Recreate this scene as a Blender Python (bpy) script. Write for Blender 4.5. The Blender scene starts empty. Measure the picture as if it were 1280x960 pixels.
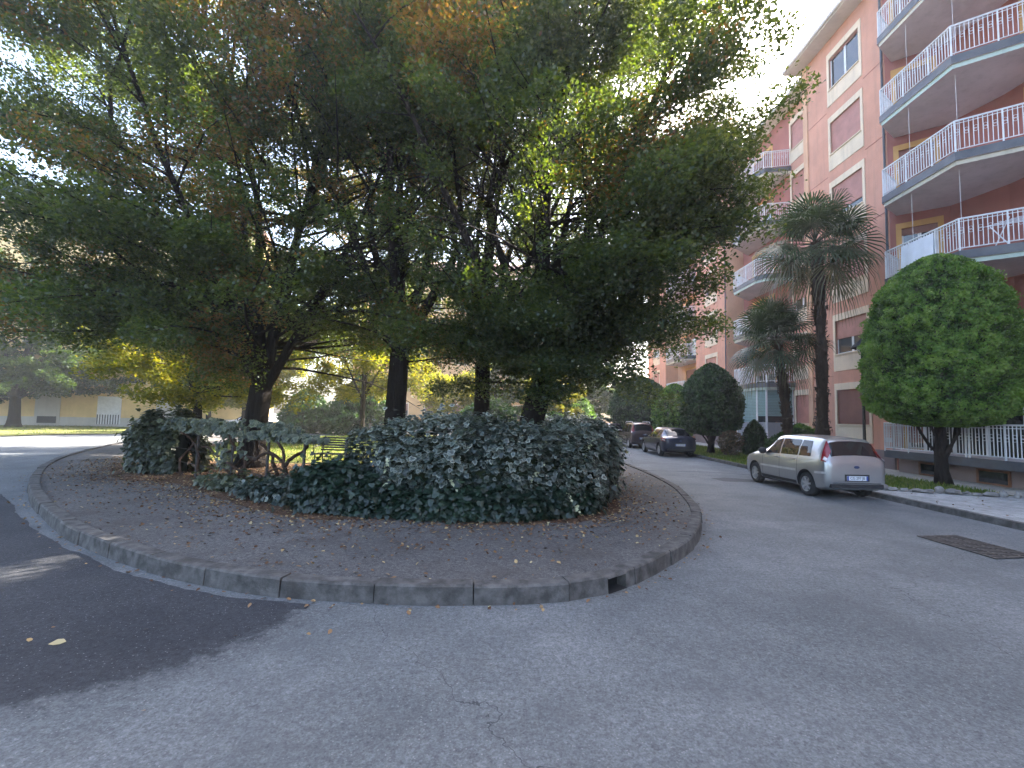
import bpy, math, random
import numpy as np
from mathutils import Vector, Matrix, noise

SC = bpy.context.scene
COL = SC.collection
R = math.radians
rs = np.random.default_rng(7)
random.seed(5)

# ------------------------------------------------------------------ camera
CAM_H = 1.9
FPX = 591.0
PITCH = math.atan(40 / FPX)
ROLL = R(1.2)
cam_rot = Matrix.Rotation(R(90) + PITCH, 3, 'X') @ Matrix.Rotation(ROLL, 3, 'Z')
cd = bpy.data.cameras.new('camera')
cd.sensor_width = 36
cd.lens = 36 * FPX / 1280
cd.clip_start = 0.05
cd.clip_end = 2000
cam = bpy.data.objects.new('camera', cd)
cam.matrix_world = Matrix.Translation((0, 0, CAM_H)) @ cam_rot.to_4x4()
COL.objects.link(cam)
SC.camera = cam


def P(px, py, z=0.0):
    """where the sight line of a photograph pixel meets the height z"""
    d = cam_rot @ Vector(((px - 640) / FPX, (480 - py) / FPX, -1))
    t = (z - CAM_H) / d.z
    return (d.x * t, d.y * t, z)


# ------------------------------------------------------------------ objects
OFF = {}


def tag(o, label=None, cat=None, group=None, kind=None):
    if label: o['label'] = label
    if cat: o['category'] = cat
    if group: o['group'] = group
    if kind: o['kind'] = kind
    return o


def empty(name, loc, label, cat, group=None, rz=0.0, local=False):
    o = bpy.data.objects.new(name, None)
    o.empty_display_size = 0.2
    o.location = loc
    o.rotation_euler = (0, 0, rz)
    COL.objects.link(o)
    OFF[o.name] = Vector((0, 0, 0)) if local else Vector(loc)
    return tag(o, label, cat, group)


def link_mesh(name, me, parent=None):
    o = bpy.data.objects.new(name, me)
    COL.objects.link(o)
    if parent is not None:
        o.parent = parent
        OFF[o.name] = OFF.get(parent.name, Vector((0, 0, 0)))
    return o


def copy_tree(o, parent=None):
    c = o.copy()
    COL.objects.link(c)
    if parent is not None: c.parent = parent
    for ch in list(o.children): copy_tree(ch, c)
    return c


class MB:
    """collects faces; build() links them as one mesh object"""

    def __init__(s):
        s.v = []; s.f = []; s.m = []

    def poly(s, pts, m=0):
        b = len(s.v)
        s.v.extend(tuple(p) for p in pts)
        s.f.append(tuple(range(b, b + len(pts)))); s.m.append(m)

    def box(s, x0, x1, y0, y1, z0, z1, m=0):
        s.hexa([(x0, y0, z0), (x1, y0, z0), (x1, y1, z0), (x0, y1, z0), (x0, y0, z1), (x1, y0, z1), (x1, y1, z1), (x0, y1, z1)], m)

    def hexa(s, p, m=0):
        b = len(s.v)
        s.v.extend(tuple(q) for q in p)
        for f in ((3, 2, 1, 0), (4, 5, 6, 7), (0, 1, 5, 4), (1, 2, 6, 5), (2, 3, 7, 6), (3, 0, 4, 7)):
            s.f.append(tuple(b + i for i in f)); s.m.append(m)

    def lbox(s, p0, d, n, u0, u1, n0, n1, z0, z1, m=0):
        """box in a wall's own frame: u along d, n outwards"""
        def q(u, k, z): return (p0[0] + d[0] * u + n[0] * k, p0[1] + d[1] * u + n[1] * k, z)
        s.hexa([q(u0, n1, z0), q(u1, n1, z0), q(u1, n0, z0), q(u0, n0, z0), q(u0, n1, z1), q(u1, n1, z1), q(u1, n0, z1), q(u0, n0, z1)], m)

    def prism(s, poly, z0, z1, m=0, mt=None, mb=None):
        n = len(poly); b = len(s.v)
        s.v.extend((p[0], p[1], z0) for p in poly); s.v.extend((p[0], p[1], z1) for p in poly)
        for i in range(n):
            j = (i + 1) % n
            s.f.append((b + i, b + j, b + n + j, b + n + i)); s.m.append(m)
        s.f.append(tuple(b + n + i for i in range(n))); s.m.append(m if mt is None else mt)
        s.f.append(tuple(b + n - 1 - i for i in range(n))); s.m.append(m if mb is None else mb)

    def tube(s, pts, rad, n=6, m=0, cap=True):
        pts = [Vector(p) for p in pts]
        if not hasattr(rad, '__len__'): rad = [rad] * len(pts)
        b = len(s.v)
        ref = None
        for i, p in enumerate(pts):
            d = (pts[min(i + 1, len(pts) - 1)] - pts[max(i - 1, 0)])
            if d.length < 1e-9: d = Vector((0, 0, 1))
            d.normalize()
            if ref is None:
                ref = Vector((1, 0, 0)) if abs(d.x) < .8 else Vector((0, 1, 0))
            u = (ref - d * ref.dot(d)).normalized(); w = d.cross(u); ref = u
            for k in range(n):
                a = 2 * math.pi * k / n
                q = p + (u * math.cos(a) + w * math.sin(a)) * rad[i]
                s.v.append((q.x, q.y, q.z))
        for i in range(len(pts) - 1):
            for k in range(n):
                k2 = (k + 1) % n
                s.f.append((b + i * n + k, b + i * n + k2, b + (i + 1) * n + k2, b + (i + 1) * n + k)); s.m.append(m)
        if cap:
            s.f.append(tuple(b + n - 1 - k for k in range(n))); s.m.append(m)
            e = b + (len(pts) - 1) * n
            s.f.append(tuple(e + k for k in range(n))); s.m.append(m)

    def lathe(s, prof, n, c, axis='z', m=0):
        """prof: (radius, along)"""
        b = len(s.v)
        for r, h in prof:
            for k in range(n):
                a = 2 * math.pi * k / n
                x, y = r * math.cos(a), r * math.sin(a)
                if axis == 'z': q = (x, y, h)
                elif axis == 'y': q = (x, h, y)
                else: q = (h, x, y)
                s.v.append((c[0] + q[0], c[1] + q[1], c[2] + q[2]))
        for i in range(len(prof) - 1):
            for k in range(n):
                k2 = (k + 1) % n
                s.f.append((b + i * n + k, b + i * n + k2, b + (i + 1) * n + k2, b + (i + 1) * n + k)); s.m.append(m)

    def build(s, name, mats, parent=None, smooth=None, weld=False):
        me = bpy.data.meshes.new(name)
        v = s.v
        if parent is not None:
            o = OFF.get(parent.name, Vector((0, 0, 0)))
            if o.length > 0: v = [(a - o.x, b - o.y, c - o.z) for a, b, c in v]
        me.from_pydata(v, [], s.f)
        if not isinstance(mats, (list, tuple)): mats = [mats]
        for m in mats: me.materials.append(m)
        if len(mats) > 1: me.polygons.foreach_set('material_index', s.m)
        if weld:
            import bmesh
            bm = bmesh.new(); bm.from_mesh(me); bmesh.ops.remove_doubles(bm, verts=bm.verts, dist=.012); bm.to_mesh(me); bm.free()
        if smooth is not None:
            me.polygons.foreach_set('use_smooth', [True] * len(me.polygons))
            if smooth > 0: me.set_sharp_from_angle(angle=R(smooth))
        me.update()
        return link_mesh(name, me, parent)


def flat_poly(name, pts, z, mat, kind='structure'):
    b = MB(); b.poly([(p[0], p[1], z) for p in pts])
    o = b.build(name, mat)
    if kind: o['kind'] = kind
    return o


def np_mesh(name, V, F, mat, parent=None, attrs=None, smooth=False):
    """V (n,3), F (k,3 or 4) arrays"""
    V = np.asarray(V, dtype=np.float32)
    if parent is not None:
        o = OFF.get(parent.name, Vector((0, 0, 0)))
        V = V - np.array([o.x, o.y, o.z], dtype=np.float32)
    me = bpy.data.meshes.new(name)
    k = F.shape[1]
    me.vertices.add(len(V)); me.vertices.foreach_set('co', V.ravel())
    me.loops.add(F.size); me.loops.foreach_set('vertex_index', F.astype(np.int32).ravel())
    me.polygons.add(len(F)); me.polygons.foreach_set('loop_start', np.arange(0, F.size, k, dtype=np.int32))
    if smooth: me.polygons.foreach_set('use_smooth', np.ones(len(F), dtype=bool))
    for a, val in (attrs or {}).items():
        at = me.attributes.new(a, 'FLOAT', 'POINT')
        at.data.foreach_set('value', np.asarray(val, dtype=np.float32))
    me.materials.append(mat)
    me.update(calc_edges=True)
    return link_mesh(name, me, parent)


LEAF_D = (np.array([(0, -.5, 0), (.34, .0, .05), (0, .55, -.03), (-.34, .0, .05)], np.float32), np.array([(0, 1, 2), (0, 2, 3)]), np.zeros(4))
LEAF_6 = (np.array([(0, -.5, 0), (.3, -.25, .05), (.33, .12, .05), (0, .55, -.06), (-.33, .12, .05), (-.3, -.25, .05)], np.float32),
          np.array([(0, 1, 2), (0, 2, 3), (0, 3, 4), (0, 4, 5)]), np.zeros(6))
_iv = [(0, -.42), (.28, -.5), (.5, -.12), (.3, .02), (.3, .26), (0, .58), (-.3, .26), (-.3, .02), (-.5, -.12), (-.28, -.5)]
LEAF_IVY = (np.array([(0, -.05, .06)] + [(x, y, -.05 + .04 * ((i * 7) % 3)) for i, (x, y) in enumerate(_iv)], np.float32),
            np.array([(0, i, i % 10 + 1) for i in range(1, 11)]), np.array([0.] + [1.] * 10))
BLADE = (np.array([(-.05, 0, 0), (.05, 0, 0), (.02, 1, .25)], np.float32), np.array([(0, 1, 2)]), np.zeros(3))


def unit(a): return a / np.maximum(np.linalg.norm(a, axis=1, keepdims=True), 1e-9)


def leaves(name, C, N, S, mat, parent=None, tint=None, shape=LEAF_D, up=None, rng=rs, extra=None):
    """C centres, N normals, S sizes; up = preferred direction of the leaf's length"""
    T, F, E = shape
    n = len(C)
    N = unit(N)
    A = rng.normal(size=(n, 3)) if up is None else up
    Y = unit(A - N * (A * N).sum(1, keepdims=True))
    X = np.cross(Y, N)
    S = np.broadcast_to(np.asarray(S, dtype=np.float64), (n,))
    V = C[:, None, :] + S[:, None, None] * (X[:, None, :] * T[None, :, 0:1] + Y[:, None, :] * T[None, :, 1:2] + N[:, None, :] * T[None, :, 2:3])
    FF = (F[None] + (np.arange(n) * len(T))[:, None, None]).reshape(-1, 3)
    at = {'tint': np.repeat(rng.random(n) if tint is None else tint, len(T)), 'rim': np.tile(E, n)}
    for k, v in (extra or {}).items(): at[k] = np.repeat(v, len(T))
    return np_mesh(name, V.reshape(-1, 3), FF, mat, parent, at)


# ------------------------------------------------------------------ materials
def new_mat(name):
    m = bpy.data.materials.new(name); m.use_nodes = True
    nt = m.node_tree; nt.nodes.clear()
    out = nt.nodes.new('ShaderNodeOutputMaterial')
    return m, nt, out


def nd(nt, typ, **kw):
    n = nt.nodes.new(typ)
    for k, v in kw.items():
        if k.startswith('i_'):
            key = k[2:]
            n.inputs[int(key) if key.isdigit() else key.replace('_', ' ')].default_value = v
        else: setattr(n, k, v)
    return n


def c4(c): return (c[0], c[1], c[2], 1)


def ramp(nt, fac, stops):
    r = nd(nt, 'ShaderNodeValToRGB')
    e = r.color_ramp.elements
    while len(e) < len(stops): e.new(.5)
    for el, (p, c) in zip(e, stops):
        el.position = p; el.color = c4(c)
    nt.links.new(fac, r.inputs[0])
    return r.outputs[0]


def mixc(nt, fac, a, b, mode='MIX'):
    m = nd(nt, 'ShaderNodeMix', data_type='RGBA', blend_type=mode)
    for sock, val in ((m.inputs[0], fac), (m.inputs[6], a), (m.inputs[7], b)):
        if hasattr(val, 'is_linked'): nt.links.new(val, sock)
        elif isinstance(val, (int, float)): sock.default_value = val
        else: sock.default_value = c4(val)
    return m.outputs[2]


def noise_fac(nt, scale, detail=4, rough=.55, vec=None, lo=.35, hi=.65):
    n = nd(nt, 'ShaderNodeTexNoise'); n.inputs['Scale'].default_value = scale
    n.inputs['Detail'].default_value = detail; n.inputs['Roughness'].default_value = rough
    if vec is not None: nt.links.new(vec, n.inputs['Vector'])
    mr = nd(nt, 'ShaderNodeMapRange'); mr.inputs[1].default_value = lo; mr.inputs[2].default_value = hi
    nt.links.new(n.outputs[0], mr.inputs[0])
    return mr.outputs[0]


def pos(nt): return nd(nt, 'ShaderNodeNewGeometry').outputs['Position']


def plain(name, col, rough=.6, metal=0., var=.12, scale=3., bump=0., bscale=60., spec=.5, dirt=None, coat=0.):
    m, nt, out = new_mat(name)
    p = nd(nt, 'ShaderNodeBsdfPrincipled')
    p.inputs['Roughness'].default_value = rough; p.inputs['Metallic'].default_value = metal
    p.inputs['Specular IOR Level'].default_value = spec
    p.inputs['Coat Weight'].default_value = coat; p.inputs['Coat Roughness'].default_value = .05
    tc = nd(nt, 'ShaderNodeTexCoord').outputs['Object']
    f = noise_fac(nt, scale, 5, .6, tc)
    dk = [c * (1 - var) for c in col]; lt = [min(1, c * (1 + var)) for c in col]
    c = mixc(nt, f, dk, lt)
    if dirt:
        f2 = noise_fac(nt, scale * .37, 6, .65, tc, .5, .75)
        c = mixc(nt, f2, c, dirt)
    nt.links.new(c, p.inputs['Base Color'])
    if bump:
        b = nd(nt, 'ShaderNodeBump'); b.inputs['Strength'].default_value = bump; b.inputs['Distance'].default_value = .01
        nt.links.new(noise_fac(nt, bscale, 4, .6, tc, 0, 1), b.inputs['Height'])
        nt.links.new(b.outputs[0], p.inputs['Normal'])
    nt.links.new(p.outputs[0], out.inputs[0])
    return m


def leaf_mat(name, stops, trans=(1.6, 1.7, .5), tfac=.4, rough=.5, spec=.4, rim=None):
    """stops: colour ramp over the leaf's own tint; light shines through by tfac"""
    m, nt, out = new_mat(name)
    a = nd(nt, 'ShaderNodeAttribute', attribute_name='tint')
    c = ramp(nt, a.outputs['Fac'], stops)
    if rim:
        r = nd(nt, 'ShaderNodeAttribute', attribute_name='rim')
        v = nd(nt, 'ShaderNodeAttribute', attribute_name='pale')
        mu = nd(nt, 'ShaderNodeMath', operation='MULTIPLY')
        po = nd(nt, 'ShaderNodeMath', operation='POWER'); po.inputs[1].default_value = 2.2
        nt.links.new(r.outputs['Fac'], po.inputs[0])
        nt.links.new(po.outputs[0], mu.inputs[0]); nt.links.new(v.outputs['Fac'], mu.inputs[1])
        c = mixc(nt, mu.outputs[0], c, rim)
    p = nd(nt, 'ShaderNodeBsdfPrincipled'); p.inputs['Roughness'].default_value = rough
    p.inputs['Specular IOR Level'].default_value = spec
    nt.links.new(c, p.inputs['Base Color'])
    t = nd(nt, 'ShaderNodeBsdfTranslucent')
    nt.links.new(mixc(nt, 1.0, c, trans, 'MULTIPLY'), t.inputs[0])
    mx = nd(nt, 'ShaderNodeMixShader'); mx.inputs[0].default_value = tfac
    nt.links.new(p.outputs[0], mx.inputs[1]); nt.links.new(t.outputs[0], mx.inputs[2])
    nt.links.new(mx.outputs[0], out.inputs[0])
    return m


def asphalt(name, base, light, grain=.35, rough=.9, blue=(1, 1, 1), stain=None, fade=None):
    m, nt, out = new_mat(name)
    ps = pos(nt)
    big = noise_fac(nt, .35, 5, .6, ps, .35, .68)
    mid = noise_fac(nt, 2.6, 6, .7, ps, .3, .7)
    c = mixc(nt, big, base, light)
    if fade:                                            # old surface wearing through at the edge of a repair
        at = nd(nt, 'ShaderNodeAttribute', attribute_name='wear')
        mr_ = nd(nt, 'ShaderNodeMath', operation='ADD'); nt.links.new(at.outputs['Fac'], mr_.inputs[0])
        sc_ = nd(nt, 'ShaderNodeMath', operation='MULTIPLY_ADD'); sc_.inputs[1].default_value = .9; sc_.inputs[2].default_value = -.45
        nt.links.new(noise_fac(nt, 7, 8, .75, ps, .3, .7), sc_.inputs[0]); nt.links.new(sc_.outputs[0], mr_.inputs[1])
        ss_ = nd(nt, 'ShaderNodeMapRange'); ss_.interpolation_type = 'SMOOTHSTEP'; ss_.inputs[1].default_value = .15; ss_.inputs[2].default_value = .85
        nt.links.new(mr_.outputs[0], ss_.inputs[0])
        c = mixc(nt, ss_.outputs[0], c, mixc(nt, big, *fade))
    c = mixc(nt, mixc(nt, mid, (.1, .1, .1), (.42, .42, .42)), c, [b * .62 for b in base])
    fine = nd(nt, 'ShaderNodeTexVoronoi'); fine.inputs['Scale'].default_value = 75
    nt.links.new(ps, fine.inputs['Vector'])
    g = noise_fac(nt, 55, 3, .7, ps, .3, .7)
    grey = mixc(nt, .5, g, fine.outputs['Color'])
    bw = nd(nt, 'ShaderNodeRGBToBW'); nt.links.new(grey, bw.inputs[0])
    mr = nd(nt, 'ShaderNodeMapRange'); mr.inputs[3].default_value = 1 - grain; mr.inputs[4].default_value = 1 + grain
    nt.links.new(bw.outputs[0], mr.inputs[0])
    c = mixc(nt, 1.0, c, mr.outputs[0], 'MULTIPLY')
    # pale stones showing in the binder
    sp = nd(nt, 'ShaderNodeTexVoronoi'); sp.inputs['Scale'].default_value = 26
    nt.links.new(ps, sp.inputs['Vector'])
    lt = nd(nt, 'ShaderNodeMath', operation='LESS_THAN'); lt.inputs[1].default_value = .13
    nt.links.new(sp.outputs['Distance'], lt.inputs[0])
    c = mixc(nt, lt.outputs[0], c, mixc(nt, .45, c, (.32, .31, .3)))
    spk = noise_fac(nt, 20, 8, .8, ps, .36, .64)
    c = mixc(nt, 1.0, c, mixc(nt, spk, (1 - grain * .75,) * 3, (1 + grain * .75,) * 3), 'MULTIPLY')
    # hairline cracks
    wv = nd(nt, 'ShaderNodeTexNoise'); wv.inputs['Scale'].default_value = 1.3; wv.inputs['Detail'].default_value = 5
    nt.links.new(ps, wv.inputs['Vector'])
    va = nd(nt, 'ShaderNodeVectorMath', operation='ADD')
    nt.links.new(ps, va.inputs[0]); nt.links.new(wv.outputs['Color'], va.inputs[1])
    cr = nd(nt, 'ShaderNodeTexVoronoi', feature='DISTANCE_TO_EDGE'); cr.inputs['Scale'].default_value = .22
    nt.links.new(va.outputs[0], cr.inputs['Vector'])
    l2 = nd(nt, 'ShaderNodeMath', operation='LESS_THAN'); l2.inputs[1].default_value = .0006
    nt.links.new(cr.outputs['Distance'], l2.inputs[0])
    c = mixc(nt, l2.outputs[0], c, [b * .5 for b in base])
    if stain:
        f = noise_fac(nt, .9, 6, .7, ps, .5, .8)
        c = mixc(nt, f, c, stain)
    p = nd(nt, 'ShaderNodeBsdfPrincipled'); p.inputs['Roughness'].default_value = rough
    p.inputs['Specular IOR Level'].default_value = .3
    nt.links.new(c, p.inputs['Base Color'])
    b = nd(nt, 'ShaderNodeBump'); b.inputs['Strength'].default_value = .8; b.inputs['Distance'].default_value = .012
    nt.links.new(mixc(nt, .5, bw.outputs[0], spk), b.inputs['Height']); nt.links.new(b.outputs[0], p.inputs['Normal'])
    nt.links.new(p.outputs[0], out.inputs[0])
    return m


def ground_mat(name, a, b, c3, s1=.8, s2=9., bump=.6):
    m, nt, out = new_mat(name); ps = pos(nt)
    c = mixc(nt, noise_fac(nt, s1, 6, .65, ps), a, b)
    c = mixc(nt, noise_fac(nt, s2, 5, .7, ps, .45, .7), c, c3)
    f = noise_fac(nt, 60, 3, .6, ps, .2, .8)
    c = mixc(nt, 1.0, c, mixc(nt, f, (.6, .6, .6), (1.4, 1.4, 1.4)), 'MULTIPLY')
    p = nd(nt, 'ShaderNodeBsdfPrincipled'); p.inputs['Roughness'].default_value = .95; p.inputs['Specular IOR Level'].default_value = .2
    nt.links.new(c, p.inputs['Base Color'])
    bp = nd(nt, 'ShaderNodeBump'); bp.inputs['Strength'].default_value = bump; bp.inputs['Distance'].default_value = .03
    nt.links.new(noise_fac(nt, 25, 6, .7, ps, 0, 1), bp.inputs['Height']); nt.links.new(bp.outputs[0], p.inputs['Normal'])
    nt.links.new(p.outputs[0], out.inputs[0])
    return m


def plaster(name, col, streak=.2, rough=.9, dirt=(.2, .15, .12)):
    """painted render: blotches, fine grain and faint rain streaks"""
    m, nt, out = new_mat(name); ps = pos(nt)
    mp = nd(nt, 'ShaderNodeMapping'); mp.inputs['Scale'].default_value = (2.2, 2.2, .18)
    nt.links.new(ps, mp.inputs[0])
    c = mixc(nt, noise_fac(nt, .7, 6, .65, ps), [x * .9 for x in col], [min(1, x * 1.08) for x in col])
    f = noise_fac(nt, 1.6, 6, .7, mp.outputs[0], .5, .8)
    mul = nd(nt, 'ShaderNodeMath', operation='MULTIPLY'); mul.inputs[1].default_value = streak
    nt.links.new(f, mul.inputs[0])
    c = mixc(nt, mul.outputs[0], c, dirt)
    p = nd(nt, 'ShaderNodeBsdfPrincipled'); p.inputs['Roughness'].default_value = rough; p.inputs['Specular IOR Level'].default_value = .25
    nt.links.new(c, p.inputs['Base Color'])
    b = nd(nt, 'ShaderNodeBump'); b.inputs['Strength'].default_value = .25; b.inputs['Distance'].default_value = .006
    nt.links.new(noise_fac(nt, 70, 3, .6, ps, 0, 1), b.inputs['Height']); nt.links.new(b.outputs[0], p.inputs['Normal'])
    nt.links.new(p.outputs[0], out.inputs[0])
    return m


def bark(name, a, b):
    m, nt, out = new_mat(name); ps = pos(nt)
    mp = nd(nt, 'ShaderNodeMapping'); mp.inputs['Scale'].default_value = (1, 1, .15)
    nt.links.new(ps, mp.inputs[0])
    f = noise_fac(nt, 22, 6, .7, mp.outputs[0], .3, .7)
    c = mixc(nt, f, a, b)
    p = nd(nt, 'ShaderNodeBsdfPrincipled'); p.inputs['Roughness'].default_value = .95; p.inputs['Specular IOR Level'].default_value = .15
    nt.links.new(c, p.inputs['Base Color'])
    bp = nd(nt, 'ShaderNodeBump'); bp.inputs['Strength'].default_value = .9; bp.inputs['Distance'].default_value = .04
    nt.links.new(f, bp.inputs['Height']); nt.links.new(bp.outputs[0], p.inputs['Normal'])
    nt.links.new(p.outputs[0], out.inputs[0])
    return m


def glass_mat(name, col=(.02, .025, .03), rough=.03, spec=.8):
    m, nt, out = new_mat(name)
    p = nd(nt, 'ShaderNodeBsdfPrincipled'); p.inputs['Roughness'].default_value = rough
    p.inputs['Base Color'].default_value = c4(col); p.inputs['Specular IOR Level'].default_value = spec
    nt.links.new(p.outputs[0], out.inputs[0])
    return m


M = {}
M['asphalt'] = asphalt('old_asphalt', (.104, .111, .115), (.196, .203, .207), .46, stain=(.082, .086, .09))
M['patch'] = asphalt('new_asphalt_and_shade', (.032, .033, .038), (.062, .063, .068), .45, stain=(.03, .03, .034))
M['worn'] = asphalt('worn_asphalt_edge', (.032, .033, .038), (.062, .063, .068), .45, fade=((.104, .111, .115), (.19, .197, .2)))
M['seam'] = asphalt('repair_asphalt', (.06, .06, .065), (.08, .08, .085), .4)
M['pavement'] = asphalt('island_asphalt', (.085, .080, .078), (.14, .132, .126), .6, stain=(.05, .040, .033))
M['kerb'] = plain('kerb_stone', (.088, .082, .077), .95, 0, .4, 7, .9, 35, .2, dirt=(.045, .040, .036))
M['hole'] = plain('drain_shade', (.01, .01, .01), 1, 0, .1)  # near-black colour stands in for the shade inside drain openings
M['soil'] = ground_mat('litter_soil', (.075, .042, .026), (.12, .07, .04), (.05, .03, .02))
M['lawn'] = ground_mat('lawn_ground', (.10, .13, .03), (.17, .17, .05), (.2, .16, .07), .35, 3)
M['verge'] = ground_mat('verge_ground', (.05, .085, .025), (.09, .11, .04), (.1, .08, .05))
M['paving'] = ground_mat('pale_paving', (.26, .26, .255), (.36, .36, .35), (.17, .17, .165), .9, 5, .4)
M['walk'] = ground_mat('pale_walk', (.36, .33, .29), (.45, .42, .37), (.3, .27, .23), .9, 4, .25)
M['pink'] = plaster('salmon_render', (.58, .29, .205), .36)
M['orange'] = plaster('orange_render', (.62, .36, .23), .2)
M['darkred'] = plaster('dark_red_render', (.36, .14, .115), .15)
M['cream'] = plaster('cream_render', (.72, .58, .43), .4)
M['yellowframe'] = plaster('ochre_render', (.58, .33, .12), .2)
M['plinth'] = plaster('grey_plinth', (.26, .20, .19), .4)
M['stone'] = plaster('grey_stone_wall', (.27, .27, .28), .4)
M['soffit'] = plaster('soffit_paint', (.62, .54, .54), .3)
M['eave'] = plaster('eave_paint', (.62, .56, .52), .2)
M['fascia'] = plain('fascia_sheet', (.075, .08, .095), .55, 0, .2, 2, dirt=(.13, .13, .13))
M['edge'] = plaster('slab_edge_paint', (.55, .50, .40), .35)
M['edgegreen'] = plaster('slab_edge_green', (.47, .56, .50), .35)
M['white'] = plain('white_enamel', (.68, .68, .69), .45, 0, .08, 4)
M['shutter'] = plain('shutter_paint', (.48, .22, .18), .6, 0, .12, 2)
M['shutterbrown'] = plain('brown_shutter_paint', (.27, .12, .095), .6, 0, .12, 2)
M['shuttergreen'] = plain('green_blind', (.18, .28, .27), .6, 0, .1, 2)
M['glass'] = glass_mat('window_glass')
M['roof'] = plain('roof_tile', (.25, .13, .09), .8, 0, .2, 3)
M['wood'] = plain('brown_wood', (.20, .09, .045), .6, 0, .25, 4)
M['yellow'] = plaster('yellow_render', (.72, .52, .24), .15)
M['ochre'] = plaster('ochre_far_render', (.62, .37, .17), .15)
M['greywall'] = plaster('grey_far_render', (.5, .47, .43), .2)
M['iron'] = plain('dark_iron', (.02, .02, .022), .55, .3, .2, 8)
M['rust'] = plain('rusty_iron', (.062, .052, .046), .8, .2, .35, 14, .5)
M['bark'] = bark('dark_bark', (.012, .009, .008), (.034, .027, .023))
M['bark2'] = bark('brown_bark', (.05, .032, .022), (.13, .085, .06))
M['fibre'] = bark('palm_fibre', (.025, .017, .012), (.09, .06, .04))
M['concrete'] = plain('pale_concrete', (.4, .38, .35), .9, 0, .15, 3, .4)
M['benchwood'] = plain('bench_board', (.24, .17, .14), .8, 0, .2, 5)
M['cloth'] = plain('white_cloth', (.72, .73, .78), .9, 0, .04, 3)
M['rock'] = plain('border_rock', (.19, .18, .17), .95, 0, .4, 6, .9, 20)
M['rubber'] = plain('tyre_rubber', (.017, .017, .018), .85, 0, .2, 9)
M['alloy'] = plain('wheel_alloy', (.50, .50, .51), .35, .7, .1, 6)
M['plastic'] = plain('black_plastic', (.02, .02, .022), .6, 0, .15, 8)
M['carglass'] = glass_mat('car_glass', (.008, .009, .011), .02, .45)
M['lampred'] = plain('lamp_red', (.20, .008, .014), .15, 0, .1, 20, coat=.6)
M['lampwhite'] = plain('lamp_clear', (.6, .55, .55), .15, 0, .1, 20, coat=.6)
M['plate'] = plain('plate_white', (.62, .64, .68), .4, 0, .03)
M['plateblue'] = plain('plate_blue', (.02, .06, .3), .4, 0, .03)
M['ink'] = plain('plate_ink', (.012, .012, .014), .5, 0, .03)
M['badge'] = plain('badge_blue', (.03, .05, .12), .3, .2, .05)


def paint(name, c, metal=.4): return plain(name, c, .32, metal, .04, 1.5, coat=.7)
# ------------------------------------------------------------------ ground
def catmull(pts, closed=True, step=.25):
    pts = [np.array(p[:2], float) for p in pts]; n = len(pts); out = []
    rng_ = range(n if closed else n - 1)
    for i in rng_:
        if closed: a, b, c, d = pts[i - 1], pts[i], pts[(i + 1) % n], pts[(i + 2) % n]
        else: a, b, c, d = pts[max(i - 1, 0)], pts[i], pts[i + 1], pts[min(i + 2, n - 1)]
        k = max(2, int(np.linalg.norm(c - b) / step))
        for t in np.linspace(0, 1, k, endpoint=False):
            out.append(.5 * ((2 * b) + (c - a) * t + (2 * a - 5 * b + 4 * c - d) * t * t + (3 * b - a - 3 * c + d) * t ** 3))
    if not closed: out.append(pts[-1])
    return np.array(out)


def resample(pl, step, closed=True):
    q = np.vstack([pl, pl[:1]]) if closed else pl
    s = np.concatenate([[0], np.cumsum(np.linalg.norm(np.diff(q, axis=0), axis=1))])
    n = max(2, int(round(s[-1] / step)))
    t = np.linspace(0, s[-1], n, endpoint=not closed)
    return np.stack([np.interp(t, s, q[:, 0]), np.interp(t, s, q[:, 1])], 1)


def offset(pl, d):
    t = np.roll(pl, -1, 0) - np.roll(pl, 1, 0); t /= np.linalg.norm(t, axis=1, keepdims=True)
    return pl + np.stack([-t[:, 1], t[:, 0]], 1) * d      # + = to the left of the walk


def inside(pl, X, Y):
    r = np.zeros(len(X), bool); j = len(pl) - 1
    for i in range(len(pl)):
        xi, yi = pl[i]; xj, yj = pl[j]
        c = ((yi > Y) != (yj > Y)) & (X < (xj - xi) * (Y - yi) / (yj - yi + 1e-12) + xi)
        r ^= c; j = i
    return r


flat_poly('ground', [(-400, -400), (400, -400), (400, 400), (-400, 400)], 0, M['asphalt'])

pix = [(876, 672), (840, 706), (750, 746), (590, 757), (445, 754), (300, 741), (150, 704), (62, 658), (34, 612), (60, 583), (112, 566)]
near = [P(*p)[:2] for p in pix]                        # walking right to left along the nose
ISLE = [(4.5, 32), (4.5, 22), (4.5, 14), (3.95, 10.2)] + near + [(-21, 27), (-22.5, 33), (-20, 41), (-10, 45), (1, 43)]
ISLE = catmull(ISLE[::-1])                              # anticlockwise: inside is on the left
kl = resample(ISLE, .5)
kl = kl[:len(kl) // 2 * 2]
sg = np.roll(kl, -1, 0) - kl; sg /= np.linalg.norm(sg, axis=1, keepdims=True)
vd = sg + np.roll(sg, 1, 0); vd /= np.linalg.norm(vd, axis=1, keepdims=True)
vn = np.stack([-vd[:, 1], vd[:, 0]], 1)
kd = resample(ISLE, .25)
inner = offset(kd, .17)
flat_poly('island_pavement', inner, .165, M['pavement'])
hole = np.array(P(765, 742)[:2])
b = MB()
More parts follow.
